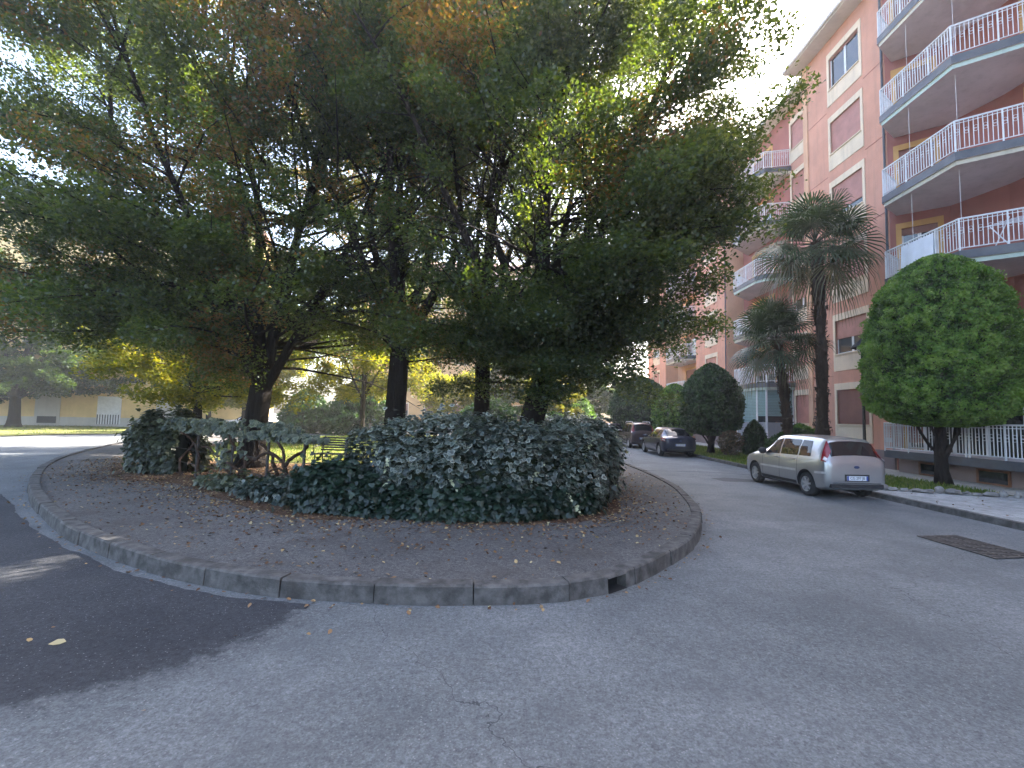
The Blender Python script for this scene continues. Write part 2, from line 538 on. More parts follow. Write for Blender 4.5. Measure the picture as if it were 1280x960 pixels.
for i in range(len(kl)):
    p, q = kl[i], kl[(i + 1) % len(kl)]
    d = (q - p) / np.linalg.norm(q - p); n = np.array((-d[1], d[0])); L = np.linalg.norm(q - p)
    dz = .006 * math.sin(i // 2 * 2.7) ; sh = .010 * math.sin(i // 2 * 1.9)
    g0, g1 = (.006, 0) if i % 2 == 0 else (0, .006)
    na, nb_ = vn[i], vn[(i + 1) % len(kl)]
    PP = lambda u, w, z: tuple((p + na * w) * (1 - u / L) + (q + nb_ * w) * (u / L)) + (z,)
    spans = [(g0, L - g1, 0)]
    u = (hole - p) @ d
    if np.linalg.norm(hole - (p + q) / 2) < 1.2 and 0 <= u < L:
        u = min(max(u, .17), L - .17)
        spans = [(g0, u - .16, 0), (u + .16, L - g1, 0), (u - .16, u + .16, .155)]
    for u0, u1, zb in spans:
        if u1 - u0 < .01: continue
        sub = 1
        for k in range(sub):
            a0 = u0 + (u1 - u0) * k / sub; a1 = u0 + (u1 - u0) * (k + 1) / sub
            P0 = PP
            top = .19 + dz
            pr = [(sh, zb), (sh + .012, top - .02), (sh + .03, top), (.19, top + .002), (.19, zb)]
            for e in range(4):
                (w0, z0), (w1, z1) = pr[e], pr[e + 1]
                b.poly([P0(a0, w0, z0), P0(a0, w1, z1), P0(a1, w1, z1), P0(a1, w0, z0)][::-1])
            if k == 0: b.poly([P0(a0, w, z) for w, z in pr])
            if k == sub - 1: b.poly([P0(a1, w, z) for w, z in pr][::-1])
    if len(spans) > 1:
        P0 = PP
        b.poly([P0(u - .16, .14, 0.006), P0(u + .16, .14, .006), P0(u + .16, .14, .15), P0(u - .16, .14, .15)], 1)
        b.poly([P0(u - .16, -.01, 0.006), P0(u + .16, -.01, .006), P0(u + .16, .14, .006), P0(u - .16, .14, .006)], 1)
o = b.build('kerb', [M['kerb'], M['hole']], smooth=30); o['kind'] = 'structure'

# dirt gutter, the fresh black patch with shade painted into its far left end and thin repair seams
gut = [P(*p)[:2] for p in [(880, 668), (842, 712), (752, 754), (590, 766), (445, 763), (385, 756)]]
patch = [P(*p)[:2] for p in [(386, 757), (372, 772), (330, 795), (270, 818), (200, 843), (100, 868), (0, 890), (-160, 935), (-420, 800), (-420, 640), (0, 618), (22, 640), (50, 668), (140, 713), (210, 733), (296, 750)]]
pp = resample(np.array(patch), .1)
def ragged(q, a, f, sd):
    t = np.roll(q, -1, 0) - np.roll(q, 1, 0); t /= np.linalg.norm(t, axis=1, keepdims=True)
    k = np.array([a * noise.noise(Vector((x * f, y * f, sd))) + a * .6 * noise.noise(Vector((x * f * 4, y * f * 4, sd))) for x, y in q]) + rs.normal(0, .006, len(q))
    return q + np.stack([-t[:, 1], t[:, 0]], 1) * k[:, None]
flat_poly('black_road_patch', ragged(pp, .05, .9, 4), .008, M['patch'])


def strip(name, px, w, z, mat):
    pl = catmull([P(*p)[:2] for p in px], False, .2)
    t = np.gradient(pl, axis=0); t /= np.linalg.norm(t, axis=1, keepdims=True)
    n = np.stack([-t[:, 1], t[:, 0]], 1) * (w / 2) * (1 + rs.normal(0, .12, (len(pl), 1)))
    return flat_poly(name, np.vstack([pl + n, (pl - n)[::-1]]), z, mat)


def worn_edge(px, w, z):
    pl = catmull([P(*p)[:2] for p in px], False, .08)
    t = np.gradient(pl, axis=0); t /= np.linalg.norm(t, axis=1, keepdims=True); n = np.stack([-t[:, 1], t[:, 0]], 1)
    ws = np.array([-.5, -.25, 0, .25, .5]) * w
    V = np.concatenate([np.column_stack([pl + n * k, np.full(len(pl), zz)]) for k, zz in zip(ws, (-.002, .006, z, z, z))])
    m = len(pl)
    F = np.array([(a * m + i, a * m + i + 1, (a + 1) * m + i + 1, (a + 1) * m + i) for a in range(4) for i in range(m - 1)])
    np_mesh('worn_road_edge', V, F, M['worn'], None, {'wear': np.repeat([1.25, .85, .5, .15, -.25], m)})['kind'] = 'structure'
worn_edge([(372, 763), (360, 774), (322, 797), (266, 820), (200, 843), (100, 868), (0, 890), (-150, 934)][::-1], .5, .012)
strip('road_repair', [(800, 588), (840, 589), (900, 591), (960, 596)], .13, .004, M['seam'])
flat_poly('road_repair', [P(*p)[:2] for p in [(888, 598), (905, 597), (945, 600), (944, 603), (905, 602)]], .005, M['seam'])

# soil bed behind the kerbside hedge and the lawn in the middle of the island
bed = catmull([(2.3, 10.3), (1.5, 8.3), (0, 7.65), (-1.6, 7.9), (-3.4, 7.9), (-5.2, 9.0), (-7.6, 11.0), (-10.2, 12.2), (-13.5, 17.5), (-15, 24), (-14, 34), (-6, 39), (1.5, 37), (2.4, 28), (2.4, 18)])
bed += rs.normal(0, .05, bed.shape)
flat_poly('soil_bed', bed, .171, M['soil'])
LAWN = catmull([(-1.5, 19), (-4, 16.4), (-7, 15.9), (-10, 16.3), (-13, 20), (-14.5, 27), (-13.5, 33.5), (-6, 38), (1, 36), (1.6, 26)])
flat_poly('lawn', LAWN, .178, M['lawn'])

# far lawn on the other side of the left-hand street
FL = [P(*p)[:2] for p in [(-380, 536), (-380, 523), (250, 536.2), (240, 539), (165, 541.5), (140, 543), (60, 544), (0, 546), (-160, 546)]]
flat_poly('lawn', FL, .06, M['lawn'])

# right-hand side: kerb, pale paving, verge, pavement along the house
KX = 9.4
b = MB()
y = -7.0; i = 0
while y < 60:
    L = 1.0
    b.hexa([(KX + .004 * (i % 3), y + .005, 0), (KX + .16, y + .005, 0), (KX + .16, y + L - .005, 0), (KX + .004 * (i % 3), y + L - .005, 0),
            (KX + .02, y + .005, .125 + .004 * (i % 2)), (KX + .16, y + .005, .125 + .004 * (i % 2)), (KX + .16, y + L - .005, .125), (KX + .02, y + L - .005, .125)])
    y += L; i += 1
o = b.build('kerb', M['kerb']); o['kind'] = 'structure'
flat_poly('sidewalk', [(KX + .155, -7), (13.0, -7), (13.0, 12.2), (KX + .155, 13.2)], .12, M['paving'])
flat_poly('verge', [(KX + .155, 13.2), (13.0, 12.2), (13.0, 60), (KX + .155, 60)], .122, M['verge'])
flat_poly('sidewalk', [(13.0, -7), (17.2, -7), (17.2, 60), (13.0, 60)], .126, M['walk'])
strip('sidewalk', [(925, 577.5), (945, 579), (975, 581.5)], .35, .13, M['walk'])  # pale strip paints in the sunlit streak across the verge

# drain grate in the road
g = empty('drain_grate', (P(1215, 685)[0], P(1215, 685)[1], 0), 'rusty slotted drain grate set flush in the road asphalt', 'drain grate')
c4s = [np.array(P(*p)[:2]) for p in [(1147, 671), (1196, 670), (1300, 697), (1243, 699)]]
b = MB(); b.poly([(p[0], p[1], .006) for p in c4s]); b.build('pit_shade', M['hole'], g)  # flat black sheet painted in place of the shade below the bars
bl = lambda u, v: c4s[0] * (1 - u) * (1 - v) + c4s[1] * u * (1 - v) + c4s[2] * u * v + c4s[3] * (1 - u) * v
b = MB()
def bar(u0, u1, v0, v1, z1=.016):
    q = [bl(u0, v0), bl(u1, v0), bl(u1, v1), bl(u0, v1)]
    if np.cross(q[1] - q[0], q[2] - q[0]) < 0: q = q[::-1]
    b.hexa([(p[0], p[1], .007) for p in q] + [(p[0], p[1], z1) for p in q])
N_ = 17
for k in range(N_): bar(.03, .97, (k + .25) / N_, (k + .68) / N_)
for u in (0, .31, .64, .96): bar(u, u + .04, 0, 1, .018)
bar(0, 1, -.012, .006, .0175); bar(0, 1, .994, 1.012, .0175)
b.build('bars', M['rust'], g)

# rough edging stones between the paving and the planted strip
def edging(n=17):
    for i in range(n):
        t = i / (n - 1)
        x = 9.75 + 3.9 * t + random.uniform(-.05, .05); y = 13.05 - 1.5 * t + random.uniform(-.05, .05)
        a = random.uniform(.07, .17); h = random.uniform(.04, .10)
        V = []; F = []
        nu, nv = 9, 6
        sd = random.random() * 50
        bb = MB()
        for j in range(nv + 1):
            for k in range(nu):
                th = math.pi * j / nv; ph = 2 * math.pi * k / nu
                q = Vector((math.sin(th) * math.cos(ph), math.sin(th) * math.sin(ph), math.cos(th)))
                s = 1 + .6 * noise.noise(q * 1.3 + Vector((sd, 0, 0)))
                bb.v.append((x + q.x * a * 1.15 * s, y + q.y * a * .9 * s, .12 + h * .75 + q.z * h * s))
        for j in range(nv):
            for k in range(nu):
                k2 = (k + 1) % nu
                bb.f.append((j * nu + k, (j + 1) * nu + k, (j + 1) * nu + k2, j * nu + k2)); bb.m.append(0)
        o = bb.build('edging_stone', M['rock'], smooth=50)
        tag(o, 'small pale rough stone in the row between grey paving and clipped tree strip', 'stone', 'edging stones beside the paving')
edging()


# loose matter: fallen leaves and grass
def scatter_fallen():
    C = []; 
    # over the island pavement, thicker against the hedge
    n = 100000
    X = rs.uniform(-14, 4.5, n); Y = rs.uniform(4.5, 19, n)
    ok = inside(inner, X, Y)
    X, Y = X[ok], Y[ok]
    db = np.min(np.hypot(X[:, None] - bed[None, ::4, 0], Y[:, None] - bed[None, ::4, 1]), 1)
    inb = inside(bed, X, Y)
    fld = np.array([noise.noise(Vector((x * .9, y * .9, 3))) for x, y in zip(X, Y)])
    pr = np.where(inb, .6, np.clip(1.5 * np.exp(-db / .45) + .05 + .10 * fld, 0.012, 1))
    pr = np.where(inside(LAWN, X, Y), .25, pr)
    k = rs.random(len(X)) < pr
    X, Y = X[k], Y[k]
    Z = np.where(inside(LAWN, X, Y), .2, np.where(inside(bed, X, Y), .18, .174))
    C.append(np.stack([X, Y, Z], 1))
    # gutter line against the kerb and the road in the shade
    i = rs.integers(0, len(kd), 900)
    o = offset(kd, -1)
    q = kd[i] + (o[i] - kd[i]) * (np.abs(rs.normal(0, .10, (900, 1))) + .03)
    C.append(np.column_stack([q, np.full(900, .017)]))
    X = rs.uniform(-14, -1.5, 300); Y = rs.uniform(3.0, 14, 300)
    k = (~inside(kd, X, Y)) & (rs.random(300) < .6)
    C.append(np.stack([X[k], Y[k], np.full(k.sum(), .017)], 1))
    X = rs.uniform(9.6, 13, 300); Y = rs.uniform(6, 30, 300)
    C.append(np.stack([X, Y, np.full(300, .135)], 1))
    C = np.vstack(C)
    N = np.array([0, 0, 1.]) + rs.normal(0, .28, C.shape)
    C[:, 2] += rs.uniform(0, .012, len(C))
    S = rs.uniform(.022, .066, len(C))
    m = leaf_mat('fallen_leaf', [(0, (.06, .03, .018)), (.4, (.13, .068, .036)), (.75, (.23, .14, .075)), (.93, (.36, .26, .13)), (1, (.42, .38, .22))], (1, 1, .8), .15, .8, .2)
    leaves('fallen_leaves', C, N, S, m, shape=LEAF_6)['kind'] = 'stuff'
    one = np.array([P(72, 803, .018)])
    leaves('fallen_leaves', one, np.array([[.1, -.2, 1]]), .11, m, tint=np.array([.97]), shape=LEAF_6)['kind'] = 'stuff'


scatter_fallen()
M['grass'] = leaf_mat('grass_blade', [(0, (.05, .10, .018)), (.6, (.11, .16, .03)), (1, (.24, .22, .07))], (1.5, 1.5, .6), .45, .6, .25)


def grass(name, poly, n, h0, h1, z, box):
    X = rs.uniform(box[0], box[1], n); Y = rs.uniform(box[2], box[3], n)
    k = inside(np.array(poly), X, Y)
    C = np.stack([X[k], Y[k], np.full(k.sum(), z)], 1)
    N = rs.normal(0, 1, C.shape); N[:, 2] *= .15
    U = rs.normal(0, .35, C.shape); U[:, 2] = 1
    leaves(name, C, N, rs.uniform(h0, h1, len(C)), M['grass'], shape=(BLADE[0] * np.array([2.4, 1, 1]), BLADE[1], BLADE[2]), up=U)['kind'] = 'stuff'


grass('grass', LAWN, 60000, .05, .13, .178, (-15, 2, 15.5, 39))
grass('grass', FL, 16000, .06, .16, .06, (-75, -24, 28, 55))
grass('grass', [(KX + .2, 13.4), (12.9, 12.4), (12.9, 40), (KX + .2, 40)], 42000, .05, .14, .122, (9.5, 13, 12, 40))
# ------------------------------------------------------------------ buildings
ZE = 20.4
apt = empty('apartment_building', (19, 25, 0), 'tall salmon and orange apartment building with white railed balconies', 'building')


def frame_of(p0, p1):
    d = Vector((p1[0] - p0[0], p1[1] - p0[1])); L = d.length; d /= L
    return (d.x, d.y), (-d.y, d.x), L


def wall(root, p0, p1, z0, z1, mat, holes=(), name='wall', depth=.16, thick=.25):
    """wall panel p0->p1, outside on the left of the walk, with real openings and reveals"""
    d, n, L = frame_of(p0, p1)
    us = sorted({0, L} | {h[0] for h in holes} | {h[1] for h in holes})
    zs = sorted({z0, z1} | {h[2] for h in holes} | {h[3] for h in holes})
    b = MB()
    q = lambda u, z, k=0: (p0[0] + d[0] * u + n[0] * k, p0[1] + d[1] * u + n[1] * k, z)
    for i in range(len(us) - 1):
        for j in range(len(zs) - 1):
            uc, zc = (us[i] + us[i + 1]) / 2, (zs[j] + zs[j + 1]) / 2
            if any(h[0] < uc < h[1] and h[2] < zc < h[3] for h in holes): continue
            b.poly([q(us[i + 1], zs[j]), q(us[i], zs[j]), q(us[i], zs[j + 1]), q(us[i + 1], zs[j + 1])])
    for u0, u1, a, c in [h[:4] for h in holes]:
        b.poly([q(u0, a), q(u0, a, -depth), q(u0, c, -depth), q(u0, c)]); b.poly([q(u1, a, -depth), q(u1, a), q(u1, c), q(u1, c, -depth)])
        b.poly([q(u0, a), q(u1, a), q(u1, a, -depth), q(u0, a, -depth)]); b.poly([q(u0, c, -depth), q(u1, c, -depth), q(u1, c), q(u0, c)])
        b.poly([q(u0, a, -depth), q(u0, c, -depth), q(u1, c, -depth), q(u1, a, -depth)])
    return b.build(name, mat, root)


def window(root, p0, p1, u0, u1, z0, z1, closed=1.0, sur=.14, down=0., up=.14, mat=None, shut=None, door=False, surname='window'):
    """surround (cream) > sash, pane, shutter; closed = how far the roller shutter is let down"""
    d, n, L = frame_of(p0, p1)
    b = MB()
    X = lambda *a: b.lbox(p0, d, n, *a)
    X(u0 - sur, u0, -.02, .035, z0 - down, z1 + up); X(u1, u1 + sur, -.02, .035, z0 - down, z1 + up)
    X(u0, u1, -.02, .035, z1, z1 + up)
    if down: X(u0, u1, -.02, .028, z0 - down, z0 - .05)
    X(u0 - .04, u1 + .04, -.1, .075, z0 - .05, z0)
    w = b.build(surname, mat or M['cream'], root)
    zs = z1 - (z1 - z0) * closed
    if closed < .97:
        b = MB(); f = .055
        um = (u0 + u1) / 2
        for a, c in ((u0, um), (um, u1)):
            X(a + .003, a + f, -.13, -.075, z0 + .002, zs); X(c - f, c - .003, -.13, -.075, z0 + .002, zs)
            X(a + f, c - f, -.13, -.075, z0 + .002, z0 + f); X(a + f, c - f, -.13, -.075, z1 - f, z1 - .004) if closed < .05 else None
        b.build('sash', M['white'], w)
        b = MB(); X(u0 + .03, u1 - .03, -.112, -.1, z0 + .03, zs + .01); b.build('pane', M['glass'], w)
    if closed > .03:
        b = MB(); z = z1 - .003; k = 0
        while z > zs + .01:
            zz = max(z - .052, zs)
            b.lbox(p0, d, n, u0 + .004, u1 - .004, -.075, -.05, zz + .008, z - .004)
            z -= .055
        X(u0 + .004, u1 - .004, -.085, -.072, zs, z1 - .002)
        b.build('shutter', shut or M['shutter'], w)
    return w


def railing(poly, z0, h, parent, step=.105, rings=True):
    """white rail along an open polyline: two rails, bars and small rings between pairs of bars"""
    b = MB()
    b.tube([(p[0], p[1], z0 + h) for p in poly], .028, 6)
    b.tube([(p[0], p[1], z0 + .09) for p in poly], .017, 4)
    b.tube([(p[0], p[1], z0 + h - .09) for p in poly], .012, 4)
    cnt = 0
    for i in range(len(poly) - 1):
        p, q = Vector(poly[i][:2]), Vector(poly[i + 1][:2]); L = (q - p).length; d = (q - p) / L
        m = max(2, int(L / step))
        for k in range(m + 1):
            c = p + d * (L * k / m)
            big = k % 10 == 0 or k == m
            r = .019 if big else .009
            n = Vector((-d.y, d.x))
            pts = [c - d * r - n * r, c + d * r - n * r, c + d * r + n * r, c - d * r + n * r]
            b.prism([(a.x, a.y) for a in pts], z0 - (.04 if big else -.09), z0 + h)
            if rings and k < m and k % 2 == 0:
                cc = c + d * (L / m / 2); rr = L / m / 2 - .004
                pr = [(cc.x + d.x * rr * math.cos(a), cc.y + d.y * rr * math.cos(a), z0 + h * .68 + rr * math.sin(a)) for a in np.linspace(0, 2 * math.pi, 9)]
                b.tube(pr, .007, 3, cap=False)
                pr = [(x, y, z - rr * 2.0) for x, y, z in pr]
                b.tube(pr, .007, 3, cap=False)
    return b.build('railing', M['white'], parent)


def inset(poly, k):
    """shrink an open balcony outline about its middle (first and last points stay on the wall line)"""
    c = np.mean(np.array(poly), 0)
    out = []
    for i, p in enumerate(poly):
        v = np.array(p) - c; l = np.linalg.norm(v)
        out.append(tuple(np.array(p) - v / l * k))
    return out


def balcony(root, outline, back, F, edge, rail=True, cords=(), h=1.03):
    """outline: open polyline of the free edge; back: points closing it inside the wall"""
    b = MB()
    full = list(outline) + list(back)
    ins = inset(outline, .07) + list(back)
    b.prism(full[::-1], F - .22, F + .05, 0, 2, 2)
    b.prism(ins[::-1], F - .36, F - .222, 1, 2, 2)
    o = b.build('balcony', [M['fascia'], edge, M['soffit']], root)
    if rail: railing(inset(outline, .06), F + .05, h, o)
    for c in cords:
        bb = MB(); bb.tube([(c[0], c[1], F + .05), (c[0], c[1], F + 2.84)], .006, 5); bb.build('cord', M['white'], o)
    return o


FL0 = [.9 + 3.2 * k for k in range(6)]
# plan, walked away from the camera so that the street is on the left
A = {'near': ((15, -8), (15, 11.6)), 'r1': ((15, 11.6), (16.9, 12.6)), 'r2': ((16.9, 12.6), (16.8, 15.6)), 'r3': ((16.8, 15.6), (16.35, 17.3)), 'r4': ((16.35, 17.3), (15, 18.45)),
     'a': ((15, 18.45), (15, 23.7)), 'as': ((15, 23.7), (16.2, 23.7)), 'b': ((16.2, 23.7), (16.2, 27.0)), 'b2': ((16.2, 27.0), (16.2, 32.8)),
     'cs': ((16.2, 32.8), (15, 32.8)), 'c': ((15, 32.8), (15, 38.4)), 'ds': ((15, 38.4), (16.2, 38.4)), 'd': ((16.2, 38.4), (16.2, 46.0)), 'es': ((16.2, 46), (15, 46)), 'e': ((15, 46), (15, 52)),
     'far': ((15, 52), (27, 52)), 'back': ((27, 52), (27, -8)), 'end': ((27, -8), (15, -8))}
near_u = [(6.2, 8.1), (13.8, 15.7)]
col_a = (1.35, 3.3); col_b = (1.75, 3.2); col_b2 = (2.0, 4.4); col_c = (1.7, 3.6); col_d = (3.0, 5.4); col_e = (2.0, 3.9)


def holes(u, lo=.95, hi=2.5): return [(u[0], u[1], F + lo, F + hi) for F in FL0]


wall(apt, *A['near'], 0, ZE, M['pink'], holes(near_u[0]) + holes(near_u[1]))
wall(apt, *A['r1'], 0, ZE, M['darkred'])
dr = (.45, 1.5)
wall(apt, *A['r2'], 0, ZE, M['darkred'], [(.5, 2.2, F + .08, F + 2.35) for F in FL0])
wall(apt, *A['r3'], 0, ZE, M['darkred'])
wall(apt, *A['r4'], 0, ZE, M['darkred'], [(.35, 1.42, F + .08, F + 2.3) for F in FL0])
wall(apt, *A['a'], 0, ZE, M['pink'], holes(col_a))
wall(apt, *A['as'], 0, ZE, M['orange'])
wall(apt, *A['b'], 0, ZE, M['pink'], holes(col_b))
wall(apt, *A['b2'], 0, ZE, M['darkred'], [(col_b2[0], col_b2[1], F + .08, F + 2.35) for F in FL0])
wall(apt, *A['cs'], 0, ZE, M['orange'])
wall(apt, *A['c'], 0, ZE, M['pink'], holes(col_c))
wall(apt, *A['ds'], 0, ZE, M['orange'])
wall(apt, *A['d'], 0, ZE, M['orange'], [(col_d[0], col_d[1], F + .08, F + 2.35) for F in FL0])
wall(apt, *A['es'], 0, ZE, M['orange'])
wall(apt, *A['e'], 0, ZE, M['pink'], holes(col_e))
wall(apt, *A['far'], 0, ZE, M['pink'])
wall(apt, *A['back'], 0, ZE, M['pink'])
wall(apt, *A['end'], 0, ZE, M['pink'])

state = [.98, .55, .98, .72, .98, .05]                # shutters of the main column, ground floor first
state[1] = .55; state[3] = .80
for k, F in enumerate(FL0):
    window(apt, *A['a'], *col_a, F + .95, F + 2.5, state[k], down=.78, up=.3, shut=M['shutterbrown'] if k == 0 else None)
    window(apt, *A['b'], *col_b, F + .95, F + 2.5, [1, 1, .6, 1, .98, .98][k], down=.78, up=.3)
    window(apt, *A['c'], *col_c, F + .95, F + 2.5, [1, .5, 1, .7, 1, .4][k], down=.78, up=.3)
    window(apt, *A['e'], *col_e, F + .95, F + 2.5, [.6, 1, .5, 1, .7, 1][k], down=.78, up=.3)
    for u in near_u: window(apt, *A['near'], *u, F + .95, F + 2.5, [1, .5, 1, .7, 1, .4][k], down=.78, up=.3)
    window(apt, *A['r4'], .35, 1.42, F + .08, F + 2.3, [.9, .96, .12, .92, .96, .6][k], sur=.17, up=.22, mat=M['yellowframe'], shut=M['shutterbrown'])
    window(apt, *A['r2'], .5, 2.2, F + .08, F + 2.35, [.9, .9, .15, .95, .6, .9][k], sur=.2, up=.3, mat=M['yellowframe'], shut=M['shutterbrown'])
    window(apt, *A['b2'], *col_b2, F + .08, F + 2.35, [.5, .7, .2, .9, .4, .7][k], sur=.15, up=.2, mat=M['yellowframe'], shut=M['shutterbrown'])
    window(apt, *A['d'], *col_d, F + .08, F + 2.35, [.5, .9, .2, .9, .4, .7][k], sur=.15, up=.2, mat=M['yellowframe'], shut=M['shutterbrown'])

# lighter strips on the corner pier and the thin string courses across the pier
b = MB()
b.box(14.94, 15.35, 23.42, 23.76, 0.9, 20.35, 0)
b.build('corner_pier', M['orange'], apt)
b = MB()
for k in range(1, 6):
    z = FL0[k] - .05
    b.box(14.985, 15.01, 18.46, 19.6, z, z + .02); b.box(14.985, 15.01, 22.0, 23.4, z, z + .02)
b.build('string_course', M['darkred'], apt)
# plinth
b = MB()
b.box(14.93, 15.05, 18.5, 23.8, 0, .85); b.box(16.13, 16.3, 23.85, 27, 0, .85); b.box(14.93, 15.05, 32.7, 38.5, 0, .85); b.box(14.93, 15.05, 46, 52, 0, .85); b.box(14.93, 15.05, -8, 11.5, 0, .85)
b.build('plinth', M['plinth'], apt)

# the large angled balconies by the camera
O1 = [(15.1, 18.3), (14.0, 17.55), (13.9, 14.45), (15.6, 13.2), (17.0, 12.6)]
BK1 = [(17.0, 15.6), (16.4, 17.25)]
for k, F in enumerate(FL0):
    if k == 0:
        continue
    e = M['edgegreen'] if k in (2, 4) else M['edge']
    bo = balcony(apt, O1, BK1, F, e, cords=() if k == 1 else ((14.15, 16.4), (14.3, 14.75)))
    if k == 2:
        bb = MB()       # sheet drying over the rail and a white drying rack
        d = Vector((-.1, -3.1)).normalized()
        for j in range(8):
            u0, u1 = .75 + j * .17, .75 + (j + 1) * .17
            w0, w1 = .02 * math.sin(j * 1.7), .02 * math.sin((j + 1) * 1.7)
            bb.poly([(13.98 + d.x * u0 + w0 - .0, 17.5 + d.y * u0, F + .2), (13.98 + d.x * u1 + w1, 17.5 + d.y * u1, F + .2), (14.02 + d.x * u1, 17.5 + d.y * u1, F + 1.0), (14.02 + d.x * u0, 17.5 + d.y * u0, F + 1.0)])
        sh = bb.build('bed_sheet', M['cloth'])
        so = sh.modifiers.new('thick', 'SOLIDIFY'); so.thickness = .008
        tag(sh, 'white sheet hanging behind the balcony rail above the clipped tree', 'sheet')
        rk = empty('drying_rack', (15.6, 14.1, F + .055), 'white folding laundry rack standing on an upper balcony', 'drying rack')
        bb = MB()
        for (dx, dy) in ((-.45, .3), (.45, -.3)):
            for s in (-1, 1):
                bb.tube([(15.6 + dx + s * .22 * .5, 14.1 + dy + s * .4, F + .06), (15.6 + dx - s * .22 * .5, 14.1 + dy - s * .4, F + .98)], .016, 5)
        bb.build('leg', M['white'], rk)
        bb = MB()
        for j in range(7):
            t = -.4 + .8 * j / 6
            bb.tube([(15.15 - .27 * t, 14.4 + t, F + .97), (16.05 - .27 * t, 13.8 + t, F + .97)], .01, 5)
        bb.build('rail', M['white'], rk)

# raised ground-floor terrace with its own railing and cellar windows under it
b = MB()
T1 = [(15.05, 18.35), (14.05, 17.9), (13.95, 14.45), (13.95, 9.0), (15.05, 9.0)]
b.prism((T1 + [(17.0, 12.4), (17.0, 15.6), (16.4, 17.25)])[::-1], .66, .93, 0, 1, 1)
tr = b.build('terrace', [M['fascia'], M['soffit']], apt)
railing(inset(T1[:4], .05), .93, 1.0, tr)
b = MB()
b.box(14.6, 14.75, 9.0, 17.9, 0, .66)
cw = b.build('cellar_wall', M['plinth'], apt)
for yc in (10.2, 12.3, 14.4, 16.5):
    b = MB()
    for (y0, y1, z0, z1) in ((yc - .5, yc + .5, .52, .58), (yc - .5, yc + .5, .12, .18), (yc - .5, yc - .44, .18, .52), (yc + .44, yc + .5, .18, .52)):
        b.box(14.55, 14.63, y0, y1, z0, z1)
    f = b.build('cellar_window', M['wood'], apt)
    b = MB(); b.box(14.58, 14.597, yc - .44, yc + .44, .18, .52); b.build('pane', M['glass'], f)

b = MB()
b.box(15.16, 15.2, 9.4, 17.4, .96, 3.5); gv = b.build('glazed_front', M['glass'], apt)
for k in range(8):
    b = MB(); b.box(15.12, 15.158, 9.4 + k * 1.13, 9.46 + k * 1.13, .94, 3.52); b.build('mullion', M['white'], gv)
b = MB(); b.box(15.11, 15.155, 9.4, 17.4, 3.5, 3.56); b.build('rail', M['white'], gv)

# second and third balcony stacks further along, one with a glazed veranda below
O2 = [(16.25, 26.9), (14.75, 27.25), (14.45, 27.9), (14.45, 30.7), (16.25, 32.2)]
O3 = [(16.25, 39.5), (14.6, 40.0), (14.45, 41.0), (14.45, 44.2), (16.25, 45.3)]
for k, F in enumerate(FL0):
    for O in (O2, O3):
        e = M['edgegreen'] if k in (1, 3) else M['edge']
        balcony(apt, O, [], F, e, rail=k > 0)
b = MB()
V2 = inset(O2, .22)
b.prism(V2[::-1], 0, .68); b.build('plinth', M['stone'], apt)
b = MB()
V3 = [p for p in V2]
for i in range(len(V3) - 1):
    p, q = V3[i], V3[i + 1]
    d, n, L = frame_of(p, q)
    b.lbox(p, d, n, 0.03, L - .03, -.03, 0, FL0[0] + .06, FL0[0] + .95, 0)
    b.lbox(p, d, n, 0.03, L - .03, -.02, -.005, FL0[0] + .97, FL0[0] + 2.8, 1)
ver = b.build('veranda', [M['stone'], M['glass']], apt)
b = MB()
for i in range(len(V3) - 1):
    p, q = V3[i], V3[i + 1]
    d, n, L = frame_of(p, q)
    for u in (0.0, L - .05): b.lbox(p, d, n, u, u + .05, -.04, .03, FL0[0] + .05, FL0[0] + 2.84)
b.build('post', M['white'], ver)
b = MB()
for i in range(len(V3) - 1):
    p, q = V3[i], V3[i + 1]
    d, n, L = frame_of(p, q)
    low = 1.35 if i < 2 else 1.0
    z = FL0[0] + 2.83
    while z > FL0[0] + low:
        b.lbox(p, d, n, .06, L - .06, .005, .02, z - .085, z - .005); z -= .09
b.build('blind', M['shuttergreen'], ver)

# eaves, butted end to end, and the tiled roof
b = MB()
for x0, y0, y1 in ((14.25, -8.7, 24.2), (15.45, 24.2, 32.4), (14.25, 32.4, 38.9), (15.45, 38.9, 45.6), (14.25, 45.6, 52.7)):
    b.box(x0, 27.7, y0, y1, ZE, ZE + .22)
    b.box(x0 - .1, x0, y0, y1, ZE + .06, ZE + .24)
b.build('eave', M['eave'], apt)
b = MB()
r0 = [(16.4, -8.5, ZE + .24), (27.6, -8.5, ZE + .24), (27.6, 52.5, ZE + .24), (16.4, 52.5, ZE + .24)]
r1 = [(21, -3, ZE + 2.2), (21, 47, ZE + 2.2)]
b.poly([r0[0], r0[1], r1[0]]); b.poly([r0[1], r0[2], r1[1], r1[0]]); b.poly([r0[2], r0[3], r1[1]]); b.poly([r0[3], r0[0], r1[0], r1[1]])
b.build('roof', M['roof'], apt)
b = MB(); b.box(14.955, 14.985, 18.62, 18.98, 1.18, 1.36); b.build('name_plate', M['white'], apt)
b = MB()
for x, y in ((14.93, 18.52), (14.93, 32.9)):
    b = MB(); b.tube([(x, y, .85), (x, y, ZE)], .045, 8); b.build('downpipe', M['fascia'], apt)


